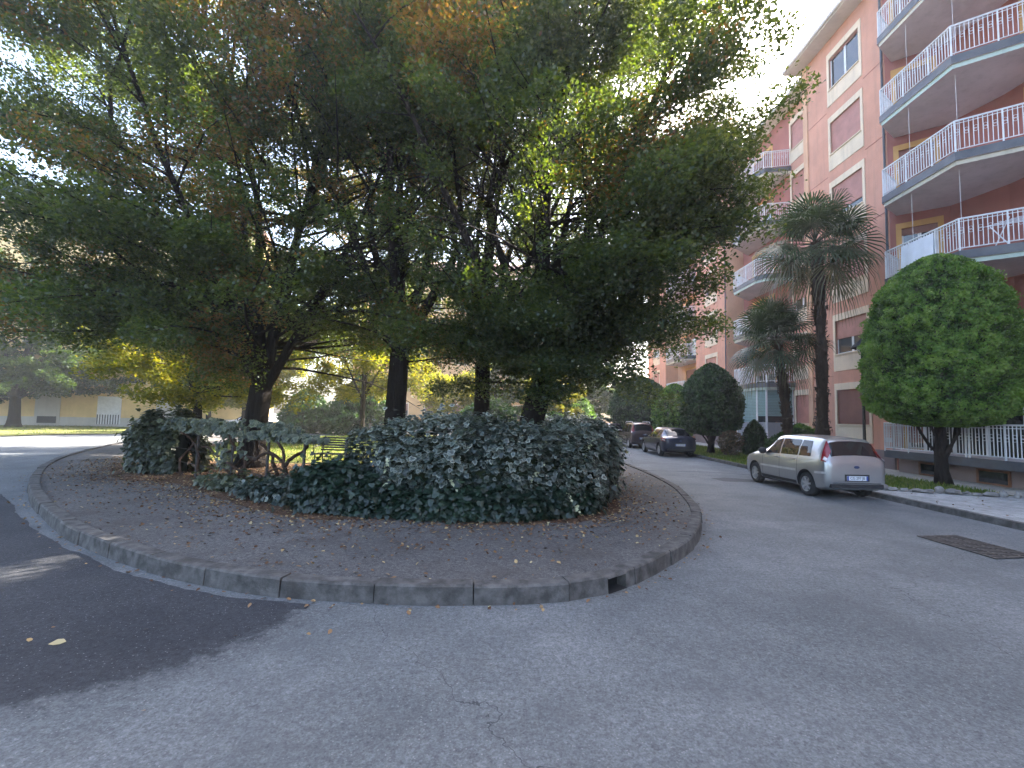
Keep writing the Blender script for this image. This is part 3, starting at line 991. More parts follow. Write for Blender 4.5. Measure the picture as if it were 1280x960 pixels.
# ---- far buildings
def far_block(root, x0, x1, y0, y1, H, wallm, zs, xs, wsz, shut, skip=(), eave=.6, plinth=.9):
    b = MB(); b.box(x0, x1, y0, y1, 0, H); b.build('wall', wallm, root)
    b = MB(); b.box(x0 - .03, x1 + .03, y0 - .05, y1, 0, plinth); b.build('plinth', M['greywall'], root)
    b = MB(); b.box(x0 - eave, x1 + eave, y0 - eave, y1 + eave, H, H + .3)
    r = [(x0 - eave, y0 - eave, H + .305), (x1 + eave, y0 - eave, H + .305), (x1 + eave, y1 + eave, H + .305), (x0 - eave, y1 + eave, H + .305)]
    m = (y0 + y1) / 2
    g = [(x0 + 4, m, H + 2.6), (x1 - 4, m, H + 2.6)]
    b.poly([r[0], r[1], g[1], g[0]]); b.poly([r[1], r[2], g[1]]); b.poly([r[2], r[3], g[0], g[1]]); b.poly([r[3], r[0], g[0]])
    b.build('roof', M['roof'], root)
    w, h = wsz
    first = None
    for i, x in enumerate(xs):
        for j, z in enumerate(zs):
            if (i, j) in skip: continue
            if first is None:
                b = MB()
                for a in ((x - w / 2 - .1, x - w / 2, z, z + h), (x + w / 2, x + w / 2 + .1, z, z + h), (x - w / 2 - .1, x + w / 2 + .1, z + h, z + h + .12), (x - w / 2 - .14, x + w / 2 + .14, z - .1, z)):
                    b.box(a[0], a[1], y0 - .08, y0 - .003, a[2], a[3])
                first = b.build('window', M['cream'], root)
                b = MB(); b.box(x - w / 2, x + w / 2, y0 - .03, y0 - .004, z, z + h * .5); b.build('pane', M['glass'], first)
                b = MB(); b.box(x - w / 2, x + w / 2, y0 - .05, y0 - .004, z + h * .5, z + h)
                for s in range(7): b.box(x - w / 2, x + w / 2, y0 - .062, y0 - .05, z + h * (.5 + .07 * s), z + h * (.5 + .07 * s) + .04)
                b.build('shutter', shut, first); org = (x, z)
            else:
                c = copy_tree(first, root); c.location = (x - org[0], 0, z - org[1])


yb = empty('apartment_building', (-34, 48.5, 0), 'long pale yellow apartment block across the sunny street', 'building', rz=R(15), local=True)
far_block(yb, -42, 6.5, 0, 11, 21, M['yellow'], [4.4 + 3.2 * k for k in range(5)], [-39 + 4.4 * i for i in range(11)], (1.5, 1.5), M['shutter'])
for i in range(8):
    x = -36 + i * 5.0
    b = MB()
    b.box(x - 1.0, x + 1.0, -.09, -.052, .25, 3.0)
    p = b.build('garage_door', M['greywall'] if i % 2 else M['white'], yb)
    b = MB()
    if i % 2: b.box(x - .75, x + .75, -.12, -.092, .3, .95)
    else:
        for k in range(9): b.box(x - .95 + k * .22, x - .9 + k * .22, -.14, -.092, .25, 1.2)
    b.build('grille', M['plastic'], p)
ob = empty('apartment_building', (-18, 56, 0), 'ochre apartment block glimpsed behind the island trees', 'building', rz=R(0), local=True)
far_block(ob, -1, 21, 0, 11, 19.5, M['ochre'], [1.5 + 3.2 * k for k in range(6)], [1.5 + 3.5 * i for i in range(6)], (1.5, 1.6), M['shutterbrown'])

# low boundary wall closing the street
bw = empty('boundary_wall', (6, 62, 0), 'low pale wall with white posts at the far end of the street', 'wall')
b = MB(); b.box(3, 14.8, 62, 62.25, 0, 1.5); b.box(2.9, 14.9, 61.93, 62.32, 1.5, 1.62); b.build('panel', M['greywall'], bw)
for k in range(5):
    b = MB(); b.box(3 + k * 2.8, 3.3 + k * 2.8, 61.85, 61.995, 0, 1.9); b.build('post', M['white'], bw)
# ------------------------------------------------------------------ trees
GREEN = [(0, (.018, .033, .020)), (.45, (.032, .052, .027)), (.74, (.056, .072, .030)), (.80, (.085, .06, .03)), (.90, (.10, .055, .032)), (1, (.075, .042, .028))]
M['leaf'] = leaf_mat('broad_leaf', GREEN, (4.4, 3.9, .5), .45, .42, .55)
LIME = [(0, (.07, .095, .02)), (.5, (.13, .14, .025)), (.85, (.22, .19, .03)), (1, (.25, .15, .03))]  # sunlight on the far crowns put into a lighter, yellower leaf colour
M['leaflime'] = leaf_mat('sunlit_leaf', LIME, (2.6, 2.3, .5), .5, .5, .3)
M['leafmid'] = leaf_mat('mid_leaf', [(0, (.02, .04, .015)), (.6, (.045, .075, .022)), (1, (.085, .10, .03))], (2.2, 2.2, .55), .4, .5, .35)


def bez(p0, d0, L, bend, n, rng, wob=.06):
    """a limb: starts along d0, bends towards 'bend' as it grows"""
    pts = [Vector(p0)]; d = Vector(d0).normalized()
    for i in range(n):
        d = (d + Vector(bend) * (1.0 / n) + Vector(rng.normal(0, wob, 3))).normalized()
        pts.append(pts[-1] + d * (L / n))
    return pts


def crown_tree(name, base, H, RAD, fork, nst, r0, label, cat='tree', group=None, lean=(0, 0), leafn=185, spread=(.16, .62), lsize=(.062, .112),
               mat=None, env=None, seed=1, brown=.35, zlow=2.6, bstep=.46, tilt=None, center=None, density=1.0, cut=None, thin=None, gap=.20, lumpk=.22, fill=.33):
    rng = np.random.default_rng(seed)
    root = empty(name, (base[0], base[1], base[2]), label, cat, group)
    B = Vector(base)
    wood = MB()
    # trunk with root flare
    tp = []; tr = []
    for k in range(8):
        t = k / 7
        tp.append(B + Vector((lean[0] * t * t + .05 * math.sin(3 * t + seed), lean[1] * t * t, -.1 + (fork + .1) * t)))
        tr.append(r0 * (1 + .55 * math.exp(-t * 7)) * (1 - .12 * t))
    wood.tube(tp, tr, 12)
    top = tp[-1]
    cx = center or (0, 0)
    axis = lambda z: Vector((B.x + lean[0] + cx[0] * min(1, (z - fork) / (H * .5)), B.y + lean[1] + cx[1] * min(1, (z - fork) / (H * .5)), 0))
    ENV = env or [(0, .55), (.12, .86), (.28, 1.), (.5, .97), (.7, .8), (.86, .55), (.96, .25), (1, .02)]
    ez = [e[0] for e in ENV]; er = [e[1] for e in ENV]

    def radius(z, az):
        t = (z - B.z - zlow) / (H - zlow)
        if t < 0: return RAD * .45
        lump = 1 + lumpk * noise.noise(Vector((math.cos(az) * 1.6, math.sin(az) * 1.6, z * .45 + seed * 9)))
        return RAD * float(np.interp(t, ez, er)) * lump

    C = []; NN = []; CL = []

    def spray(p, d, rad, n, fld):
        up = Vector((0, 0, 1)) * 1.0 - d * .35 + Vector(rng.normal(0, .22, 3))
        up.normalize()
        u = up.orthogonal().normalized(); w = up.cross(u)
        a = rng.uniform(0, 2 * math.pi, n); r = rad * np.sqrt(rng.random(n))
        q = np.array(p)[None] + np.outer(r * np.cos(a), np.array(u)) + np.outer(r * np.sin(a), np.array(w)) + np.outer(rng.normal(0, .15, n) - .14 * (r / rad) ** 2, np.array(up))
        C.append(q); NN.append(np.array(up)[None] + rng.normal(0, .55, (n, 3))); CL.append(np.full(n, fld))

    def limb(p0, d0, L, r, depth):
        pts = bez(p0, d0, L, (0, 0, -.28 if depth == 1 else -.15), 5, rng, .10)
        wood.tube(pts, [r * (1 - .85 * k / 5) for k in range(6)], 4 if depth > 1 else 5, cap=False)
        return pts

    stems = []
    for s in range(nst):
        az = 2 * math.pi * (s + rng.uniform(-.25, .25)) / nst + seed
        sp = rng.uniform(*spread) if s else .06
        d = Vector((math.cos(az) * sp, math.sin(az) * sp, 1)).normalized()
        Lh = (H - fork - B.z) * rng.uniform(.82, 1.0) * (1 - .18 * sp)
        pts = bez(top - Vector((0, 0, rng.uniform(0, .35))), d, Lh, (math.cos(az) * .12, math.sin(az) * .12, .35), 14, rng, .05)
        rr = r0 * rng.uniform(.40, .58)
        wood.tube(pts, [rr * (1 - .9 * (k / 14) ** .8) + .008 for k in range(15)], 7, cap=False)
        stems.append((pts, az, rr))
    nb = 0
    for pts, az0, rr in stems:
        cum = 0.
        for k in range(len(pts) - 1):
            seg = pts[k + 1] - pts[k]; L = seg.length; q = 0.
            while q < L:
                p = pts[k] + seg * (q / L)
                q += bstep * rng.uniform(.7, 1.3)
                if p.z < B.z + zlow * .8: continue
                if thin and thin[0] < p.z < thin[1] and (len(thin) < 4 or p.x < thin[3]) and rng.random() > thin[2]: continue
                a = axis(p.z)
                rel = Vector((p.x - a.x, p.y - a.y)); azr = math.atan2(rel.y, rel.x)
                az = azr + rng.normal(0, .95) if rel.length > .4 else rng.uniform(-math.pi, math.pi)
                dirv = Vector((math.cos(az), math.sin(az)))
                Rm = radius(p.z + .3, az)
                along = rel.dot(dirv); perp2 = rel.length_squared - along * along
                room = math.sqrt(max(Rm * Rm - perp2, 0)) - along
                Lb = min(max(room, .5), RAD) * rng.uniform(.72, 1.03)
                if Lb < .6 and rng.random() < .5: continue
                t = (p.z - B.z - zlow) / (H - zlow)
                el = rng.uniform(.25, .75) * (.6 + .7 * t) if tilt is None else rng.uniform(*tilt)
                d = Vector((dirv.x * math.cos(el), dirv.y * math.cos(el), math.sin(el)))
                tip = p + d * Lb
                if cut and (tip.z < 4.8 or tip.x > 6.5) and (cut(tip) or cut(p + d * Lb * .6)): continue
                bp = limb(p, d, Lb, .008 + .007 * Lb, 1)
                nb += 1
                nsp = max(2, int(Lb / .30))
                for j in range(nsp):
                    tt = .28 + .74 * (j + rng.random()) / nsp
                    f = min(tt, .999) * 5; i0 = int(f)
                    c = bp[i0].lerp(bp[i0 + 1], f - i0); dd = (bp[i0 + 1] - bp[i0]).normalized()
                    side = dd.cross(Vector((0, 0, 1)))
                    if side.length < .1: continue
                    side.normalize()
                    off = rng.uniform(-1, 1) * (.35 + .14 * Lb) * (1.1 - tt * .6)
                    c2 = c + side * off + Vector((0, 0, rng.uniform(-.10, .10)))
                    if cut and cut(c2): continue
                    if abs(off) > .3:
                        wood.tube([c - dd * abs(off) * .4, c2], [.009, .004], 3, cap=False)
                    fl = noise.noise(c2 * .30 + Vector((seed * 3, 0, 0)))
                    g_ = gap if thin and thin[0] < c2.z < thin[1] + 1 and (len(thin) < 4 or c2.x < thin[3]) else fill
                    if noise.noise(c2 * .75 + Vector((0, seed * 5, 2))) < -g_ / density: continue
                    spray(c2, dd, rng.uniform(.30, .56), int(leafn * rng.uniform(.5, 1.15)), fl)
    C_ = np.vstack(C); N_ = np.vstack(NN); F_ = np.concatenate(CL)
    tint = rng.random(len(C_)) * .72
    z = (C_[:, 2] - B.z) / H
    isb = (F_ + .10 * rng.normal(size=len(F_)) + (z - .5) * .35) > (.62 - brown)
    tint = np.where(isb & (rng.random(len(F_)) < .75), .76 + .24 * rng.random(len(F_)), tint)
    wood.build('trunk', M['bark'], root, smooth=0)
    leaves('crown', C_, N_, rng.uniform(lsize[0], lsize[1], len(C_)), mat or M['leaf'], root, tint, LEAF_D, rng=rng)
    return root, len(C_)


tot = 0
G1 = 'large trees on the island'
open_mid = lambda c: 4.6 < c.z < 13 and -6.2 < c.x < 1.5 and noise.noise(c * .8) > (-.16 if c.z < 9.3 else .24)
t, n = crown_tree('broadleaf_tree', (-8.0, 14.8, .17), 16.0, 7.6, 2.5, 10, .36, 'big dark tree behind the open ivy fence, its trunk forking low', group=G1, spread=(.18, .85), seed=11, brown=.36, zlow=3.3, thin=(5.2, 10.0, .70), fill=.60, bstep=.36, cut=lambda c: (c.x > -7.2 and c.z < 4.3) or (c.x > -6.6 and open_mid(c)), env=[(0, .8), (.06, 1.0), (.28, 1.), (.5, 1.0), (.7, .93), (.86, .72), (.96, .35), (1, .02)], lumpk=.12, lean=(.1, 0)); tot += n
t, n = crown_tree('broadleaf_tree', (-3.5, 14.4, .17), 16.5, 5.6, 3.6, 8, .33, 'straight thick trunked tree rising beside the metal slat bench and ivy hedge', group=G1, spread=(.10, .38), seed=23, brown=.50, zlow=3.0, cut=lambda c: open_mid(c) or (c.z < 4.2 and c.x < -3.0), thin=(4.2, 9.4, .26), gap=.10, tilt=(.35, 1.0)); tot += n
t, n = crown_tree('broadleaf_tree', (-1.0, 15.2, .17), 16.5, 5.4, 3.4, 7, .27, 'slimmest of the big trees, rising from the dip in the ivy hedge', group=G1, spread=(.10, .40), seed=37, brown=.44, zlow=3.0, cut=open_mid, thin=(4.2, 9.4, .26), gap=.10, tilt=(.35, 1.0)); tot += n
t, n = crown_tree('broadleaf_tree', (.45, 13.2, .17), 15.5, 6.1, 2.7, 9, .36, 'spreading dark tree whose wide trunk leans towards the street', group=G1, spread=(.14, .72), seed=41, brown=.22, zlow=2.9, thin=(4.6, 8.6, .36, .7), gap=.15, fill=.45, bstep=.36, cut=lambda c: open_mid(c) or c.x > 6.5, tilt=(.15, .85), lean=(.45, 0), center=(.45, 0), lumpk=.12); tot += n

# second row, far trees and the round crowns beyond the lawn
G2 = 'trees beyond the island lawn'
LOW = [(0, .7), (.15, .95), (.4, 1.), (.65, .85), (.85, .55), (1, .05)]
def second(base, H, RAD, label, mat, seed, fork=2.2, r0=.2, zlow=2.3, leafn=90, ls=(.11, .2), nst=5, group=G2, brown=-.2, spread=(.25, .8), name='broadleaf_tree', bstep=1.0):
    global tot
    t, n = crown_tree(name, base, H, RAD, fork, nst, r0, label, group=group, spread=spread, lsize=ls, mat=mat, seed=seed, brown=brown, zlow=zlow, leafn=leafn, bstep=bstep, env=LOW, density=1.3)
    tot += n
second((-14.9, 22.5, .17), 9.0, 5.6, 'yellowing tree with thin brown trunk behind the round ivy bush', M['leaflime'], 51, r0=.2, zlow=2.5, fork=2.3)
second((-8.6, 27.5, .17), 9.5, 4.6, 'bright yellow green tree on the sunny lawn behind the park bench', M['leaflime'], 53, r0=.16, zlow=3.2, fork=2.7)
second((-43.5, 41.5, .06), 15, 11.5, 'wide dark tree standing on the lawn before the pale yellow block', M['leafmid'], 57, r0=.42, zlow=2.6, fork=2.7, ls=(.16, .28), nst=7, spread=(.4, 1.1))
second((-22.5, 40, .1), 10.5, 5.2, 'yellow green tree by the white parked cars', M['leaflime'], 59, r0=.2, zlow=2.6, ls=(.15, .26))
second((-4.9, 36, .17), 8.0, 3.2, 'slender young tree with olive crown before the ochre block', M['leaflime'], 61, r0=.1, zlow=2.5, ls=(.13, .22))
second((4.3, 47, 0), 8.0, 4.0, 'olive green tree beside the low boundary wall', M['leaflime'], 63, r0=.16, zlow=2.0, ls=(.16, .26))
second((-30, 47, .0), 13, 5.5, 'tall green tree in front of the pale yellow block', M['leafmid'], 64, r0=.25, zlow=3.0, ls=(.18, .3))
second((9.5, 56, 0), 9.0, 4.4, 'dark green tree at the far end of the street', M['leafmid'], 65, r0=.2, zlow=1.5, ls=(.18, .3))
second((-1.5, 50, 0), 9.0, 4.0, 'dull green tree far behind the leaning trunk', M['leafmid'], 66, r0=.2, zlow=1.5, ls=(.18, .3))


# ---- clipped trees and shrubs: a shell of small sprigs over limbs
def blob_shell(name, prof, c, rng, n, ls, mat, parent, lump=.10, freq=1.6, depth=.25, seed=0, updir=.3, tintf=None, shape=LEAF_D, extra=None, norm_noise=1.0, hf=1.0):
    """prof: (height, radius) outline of a clipped crown; sprigs fill its outer layer"""
    pz = np.array([p[0] for p in prof]); pr = np.array([p[1] for p in prof])
    fine = np.linspace(pz[0], pz[-1], 200); fr = np.interp(fine, pz, pr)
    w = fr * np.sqrt(1 + np.gradient(fr, fine) ** 2) + .02
    w /= w.sum()
    i = rng.choice(200, n, p=w)
    z = fine[i] + rng.uniform(-.5, .5, n) * (fine[1] - fine[0]); r = np.interp(z, pz, pr)
    a = rng.uniform(0, 2 * math.pi, n)
    nf = np.array([noise.noise(Vector((math.cos(t) * freq * 1.3, math.sin(t) * freq * 1.3, zz * freq + seed))) + hf * noise.noise(Vector((math.cos(t) * freq * 6, math.sin(t) * freq * 6, zz * freq * 2.9 + seed))) + .5 * noise.noise(Vector((math.cos(t) * freq * 3.2, math.sin(t) * freq * 3.2, zz * freq * 2.6 + seed))) for t, zz in zip(a, z)])
    rad = r * (1 + lump * nf) - np.abs(rng.normal(0, depth, n)) * np.minimum(1, r) + np.maximum(0, rng.normal(0, .035, n))
    slope = np.interp(z, fine, np.gradient(fr, fine))
    N = np.stack([np.cos(a), np.sin(a), -slope], 1)
    N = unit(N)
    C = np.stack([c[0] + rad * np.cos(a), c[1] + rad * np.sin(a), c[2] + z], 1)
    N2 = N + rng.normal(0, norm_noise, N.shape)
    up = N * .7 + np.array([0, 0, updir]) + rng.normal(0, .35, N.shape)
    t = np.clip(.45 + .65 * nf + rng.normal(0, .18, n), 0, 1) if tintf is None else tintf(C, nf)  # hollows darker, tufts lighter: shade between tufts put into the tint
    return leaves(name, C, N2, rng.uniform(ls[0], ls[1], n), mat, parent, t, shape, up=up, rng=rng, extra=extra(n) if extra else None)


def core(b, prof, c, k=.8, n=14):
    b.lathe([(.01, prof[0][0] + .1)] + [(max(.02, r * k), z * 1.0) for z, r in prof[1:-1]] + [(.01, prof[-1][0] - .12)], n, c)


M['thuja'] = leaf_mat('scale_leaf', [(0, (.024, .06, .010)), (.5, (.080, .165, .024)), (1, (.145, .235, .044))], (1.6, 1.8, .5), .3, .55, .3)
M['thujadark'] = leaf_mat('dark_scale_leaf', [(0, (.012, .030, .010)), (.5, (.024, .055, .016)), (1, (.04, .08, .025))], (1.6, 1.8, .5), .3, .55, .3)
M['core'] = plain('dark_filler', (.018, .026, .010), 1, 0, .3, 6)  # solid filler added inside foliage, inner shade put into its dark colour
M['shrubbrown'] = leaf_mat('russet_leaf', [(0, (.05, .05, .02)), (.5, (.10, .07, .035)), (1, (.15, .10, .06))], (1.4, 1.3, .6), .3, .6, .25)


def clipped(name, base, prof, label, n, ls, mat, seed, r0=.16, limbs=5, cat='tree', group=None, lump=.1, kcore=.8):
    rng = np.random.default_rng(seed)
    root = empty(name, base, label, cat, group)
    z0 = prof[0][0]
    w = MB(); B = Vector(base)
    hw = z0 + .9
    w.tube([B + Vector((.03 * math.sin(k * 1.3 + seed), .02 * k, -.05 + (hw + .05) * k / 6)) for k in range(7)], [r0 * (1.5 if k == 0 else 1.1 - .06 * k) for k in range(7)], 10)
    for k in range(limbs):
        a = 2 * math.pi * k / limbs + seed
        p = B + Vector((0, 0, z0 * .35 + .1 * (k % 3)))
        d = Vector((math.cos(a) * .7, math.sin(a) * .7, .8))
        pts = bez(p, d, z0 * 1.0 + .5, (0, 0, .8), 5, rng, .12)
        w.tube(pts, [r0 * .30 * (1 - .1 * j) for j in range(6)], 6, cap=False)
    w.build('trunk', M['bark'], root, smooth=0)
    cr = blob_shell('crown', prof, base, rng, n, ls, mat, root, seed=seed, lump=lump)
    b = MB(); core(b, prof, base, kcore); b.build('dark_filler', M['core'], root, smooth=0)
    return root


G3 = 'clipped evergreen trees along the street'
EGG = [(1.75, .65), (1.85, 1.3), (2.2, 1.72), (2.8, 1.88), (3.8, 1.92), (4.8, 1.84), (5.6, 1.62), (6.25, 1.26), (6.7, .8), (6.95, .3), (7.0, .02)]
clipped('clipped_tree', (12.98, 14.3, .12), [(z, r * .97) for z, r in EGG], 'large bright green clipped egg shaped tree beside the salmon building', 150000, (.045, .095), M['thuja'], 3, r0=.165, limbs=6, group=G3, lump=.11, kcore=.86)
EGG2 = [(1.0, .5), (1.15, 1.2), (1.6, 1.65), (2.4, 1.8), (3.2, 1.7), (3.9, 1.35), (4.4, .85), (4.75, .3), (4.85, .02)]
clipped('clipped_tree', (10.7, 25.4, .12), [(z, r * .9) for z, r in EGG2], 'dark round clipped tree beside the dark blue hatchback', 26000, (.09, .17), M['thujadark'], 5, r0=.17, limbs=4, group=G3)
EGG3 = [(.7, .8), (.9, 1.7), (1.5, 2.3), (2.6, 2.5), (3.7, 2.2), (4.6, 1.5), (5.1, .7), (5.3, .02)]
clipped('clipped_tree', (10.6, 39, .12), EGG3, 'dark clipped tree beyond the parked red tailed car', 16000, (.13, .24), M['thujadark'], 6, r0=.2, limbs=4, group=G3)
clipped('clipped_tree', (11.2, 32.5, .12), [(z * .8, r * .62) for z, r in EGG3], 'olive clipped tree close behind the dark round tree', 12000, (.12, .2), M['thuja'], 8, r0=.15, limbs=4, group=G3)
G4 = 'shrubs on the verge'
clipped('cone_shrub', (12.4, 24.2, .12), [(.05, .45), (.3, .62), (.9, .6), (1.4, .42), (1.75, .15), (1.85, .01)], 'small pointed conifer shrub behind the silver car', 9000, (.05, .1), M['thujadark'], 9, r0=.05, limbs=0, cat='shrub', group=G4, lump=.06)
clipped('shrub', (10.9, 23.6, .12), [(.1, .3), (.4, .55), (.8, .6), (1.15, .4), (1.3, .05)], 'russet brown shrub on the verge beside the pointed conifer', 2600, (.05, .1), M['shrubbrown'], 10, r0=.03, limbs=6, cat='shrub', group=G4, lump=.3, kcore=.4)
clipped('shrub', (12.4, 20.6, .12), [(.05, .8), (.4, 1.2), (.8, 1.15), (1.25, .7), (1.5, .05)], 'low dark spreading shrub at the feet of the palms', 9000, (.08, .15), M['thujadark'], 12, r0=.05, limbs=0, cat='shrub', group=G4, lump=.25, kcore=.7)
clipped('shrub', (13.6, 22.4, .12), [(.05, .6), (.5, .95), (1.0, .9), (1.5, .5), (1.7, .05)], 'mid green bush between the palms and the glazed veranda', 7000, (.08, .14), M['thuja'], 13, r0=.05, limbs=0, cat='shrub', group=G4, lump=.2, kcore=.7)
G5 = 'bushes at the back of the lawn'
clipped('conifer_bush', (-12.0, 38.5, .17), [(.05, 2.2), (1, 2.7), (2.4, 2.4), (3.6, 1.6), (4.6, .6), (5.0, .05)], 'dark feathery conifer bush behind the stone bench', 14000, (.16, .3), M['thujadark'], 14, r0=.2, limbs=0, cat='bush', group=G5, lump=.3)
clipped('conifer_bush', (-16.6, 38.5, .17), [(.05, 1.5), (1, 1.9), (2.2, 1.6), (3.2, .8), (3.7, .05)], 'smaller dark bush beside the white parked car', 9000, (.16, .3), M['thujadark'], 15, r0=.2, limbs=0, cat='bush', group=G5, lump=.3)
clipped('bush', (-1.6, 33, .17), [(.05, 1.6), (.9, 2.0), (2.0, 1.7), (2.7, .9), (3.0, .05)], 'green bush behind the slim trunk and the ivy hedge', 9000, (.13, .24), M['thujadark'], 16, r0=.1, limbs=0, cat='bush', group=G5, lump=.3)
clipped('bush', (3.4, 38, .0), [(.05, 1.2), (.7, 1.5), (1.5, 1.2), (2.1, .6), (2.3, .05)], 'low round bush at the far corner of the island', 7000, (.13, .24), M['thuja'], 17, r0=.1, limbs=0, cat='bush', group=G5, lump=.3)
clipped('bush', (6.0, 50, 0), [(.05, 2.0), (1.5, 2.6), (3.0, 2.3), (4.3, 1.2), (4.8, .05)], 'tall green bush closing the view down the street', 9000, (.18, .34), M['thuja'], 18, r0=.1, limbs=0, cat='bush', group=G5, lump=.3)


# ---- fan palms
M['palm'] = leaf_mat('palm_leaf', [(0, (.02, .042, .018)), (.5, (.038, .07, .026)), (.8, (.07, .09, .035)), (1, (.10, .08, .04))], (1.5, 1.6, .5), .3, .4, .45)


def palm(base, top, rc, nl, label, seed, r0=.2):
    rng = np.random.default_rng(seed)
    root = empty('fan_palm', base, label, 'palm', 'fan palms by the apartment building')
    B = Vector(base); T = Vector(top)
    w = MB(); pts = []; rr = []
    for k in range(22):
        t = k / 21
        p = B.lerp(T, t); p.x += .10 * math.sin(t * 3.0) * (T - B).length * .12
        pts.append(p); rr.append(r0 * (1.15 - .25 * t) * (1 + .10 * math.sin(k * 2.4)) * (1 + .08 * rng.normal()))
    w.tube(pts, rr, 11)
    for k in range(420):                               # old leaf bases and hanging fibre
        t = rng.random(); f = t * 21; i = min(int(f), 20)
        p = pts[i].lerp(pts[i + 1], f - i); a = rng.uniform(0, 2 * math.pi); r = rr[i] * .92
        d = Vector((math.cos(a), math.sin(a), 0))
        q = p + d * r
        w.tube([q, q + d * rng.uniform(.04, .10) + Vector((0, 0, rng.uniform(.02, .12))), q + d * rng.uniform(.05, .11) + Vector((0, 0, rng.uniform(-.10, .06)))], [.03, .02, .003], 4, cap=False)
    w.build('trunk', M['fibre'], root, smooth=0)
    pet = MB(); V = []; F = []; tint = []
    for k in range(nl):
        a = k * 2.39996 + rng.uniform(-.2, .2)
        t = (k + .5) / nl                              # 0 oldest and lowest, 1 youngest
        el = R(-46 + 128 * t ** .8) + rng.normal(0, .1)
        Lp = rc * rng.uniform(.48, .64) * (1 - .15 * t)
        d = Vector((math.cos(a) * math.cos(el), math.sin(a) * math.cos(el), math.sin(el)))
        pp = bez(T + Vector((0, 0, -.25 + .35 * t)), d, Lp, (0, 0, -.35), 4, rng, .03)
        pet.tube(pp, [.022, .018, .014, .012, .010], 4, cap=False)
        h = pp[-1]; dd = (pp[-1] - pp[-2]).normalized()
        side = dd.cross(Vector((0, 0, 1)))
        if side.length < .05: side = Vector((1, 0, 0))
        side.normalize(); nn = side.cross(dd).normalized()
        roll = rng.normal(0, .35)
        side, nn = side * math.cos(roll) + nn * math.sin(roll), nn * math.cos(roll) - side * math.sin(roll)
        Lf = rc * rng.uniform(.46, .58)
        dead = t < .12
        ns = 34
        for s in range(ns):
            g = R(-150 + 300 * s / (ns - 1))
            u = dd * math.cos(g) + side * math.sin(g)
            Ls = Lf * (.68 + .32 * math.cos(g * .5)) * rng.uniform(.9, 1.05)
            wd = .025 * rc / 2
            perp = nn.cross(u).normalized()
            droop = (.30 if not dead else .9) * Ls
            pts3 = [h + u * .03, h + u * (Ls * .45) + nn * (.05 * (1 if s % 2 else -1) * .4) - Vector((0, 0, droop * .10)), h + u * (Ls * .78) - Vector((0, 0, droop * .42)), h + u * (Ls * .93) - Vector((0, 0, droop))]
            ws = [.006, wd, wd * .7, .003]
            b0 = len(V)
            for p3, w3 in zip(pts3, ws):
                V.append(p3 - perp * w3); V.append(p3 + perp * w3)
            for q in range(3):
                F.append((b0 + 2 * q, b0 + 2 * q + 1, b0 + 2 * q + 3, b0 + 2 * q + 2))
            tv = (.88 + .12 * rng.random()) if dead else rng.random() * .7
            tint += [tv] * 8
    pet.build('petiole', M['palm'], root)
    np_mesh('crown', np.array([tuple(v) for v in V]), np.array(F), M['palm'], root, {'tint': np.array(tint)})
    return root


palm((12.35, 18.9, .12), (12.35, 19.0, 9.3), 2.4, 46, 'taller fan palm with straight shaggy trunk behind the silver car', 21, .2)
palm((12.0, 20.4, .12), (11.45, 20.4, 5.6), 2.1, 42, 'shorter fan palm with leaning trunk in front of the glazed veranda', 22, .17)
# ------------------------------------------------------------------ ivy hedge, fence, bushes, benches
M['ivy'] = leaf_mat('ivy_leaf', [(0, (.008, .017, .013)), (.5, (.017, .031, .024)), (.85, (.032, .05, .038)), (1, (.055, .075, .055))], (1.4, 1.6, .7), .2, .38, .5, rim=(.42, .44, .37))
M['ivydark'] = leaf_mat('dark_ivy_leaf', [(0, (.006, .016, .010)), (.6, (.011, .028, .016)), (1, (.02, .042, .022))], (1.4, 1.6, .7), .2, .42, .5, rim=(.05, .09, .05))
M['ivyolive'] = leaf_mat('olive_ivy_leaf', [(0, (.013, .021, .010)), (.5, (.03, .042, .020)), (1, (.06, .07, .035))], (1.6, 1.7, .6), .3, .42, .45, rim=(.22, .23, .15))
M['runner'] = leaf_mat('pale_runner_leaf', [(0, (.30, .33, .20)), (1, (.52, .53, .36))], (1.2, 1.2, .8), .3, .5, .3)
M['stem'] = bark('vine_stem', (.035, .022, .016), (.10, .06, .042))


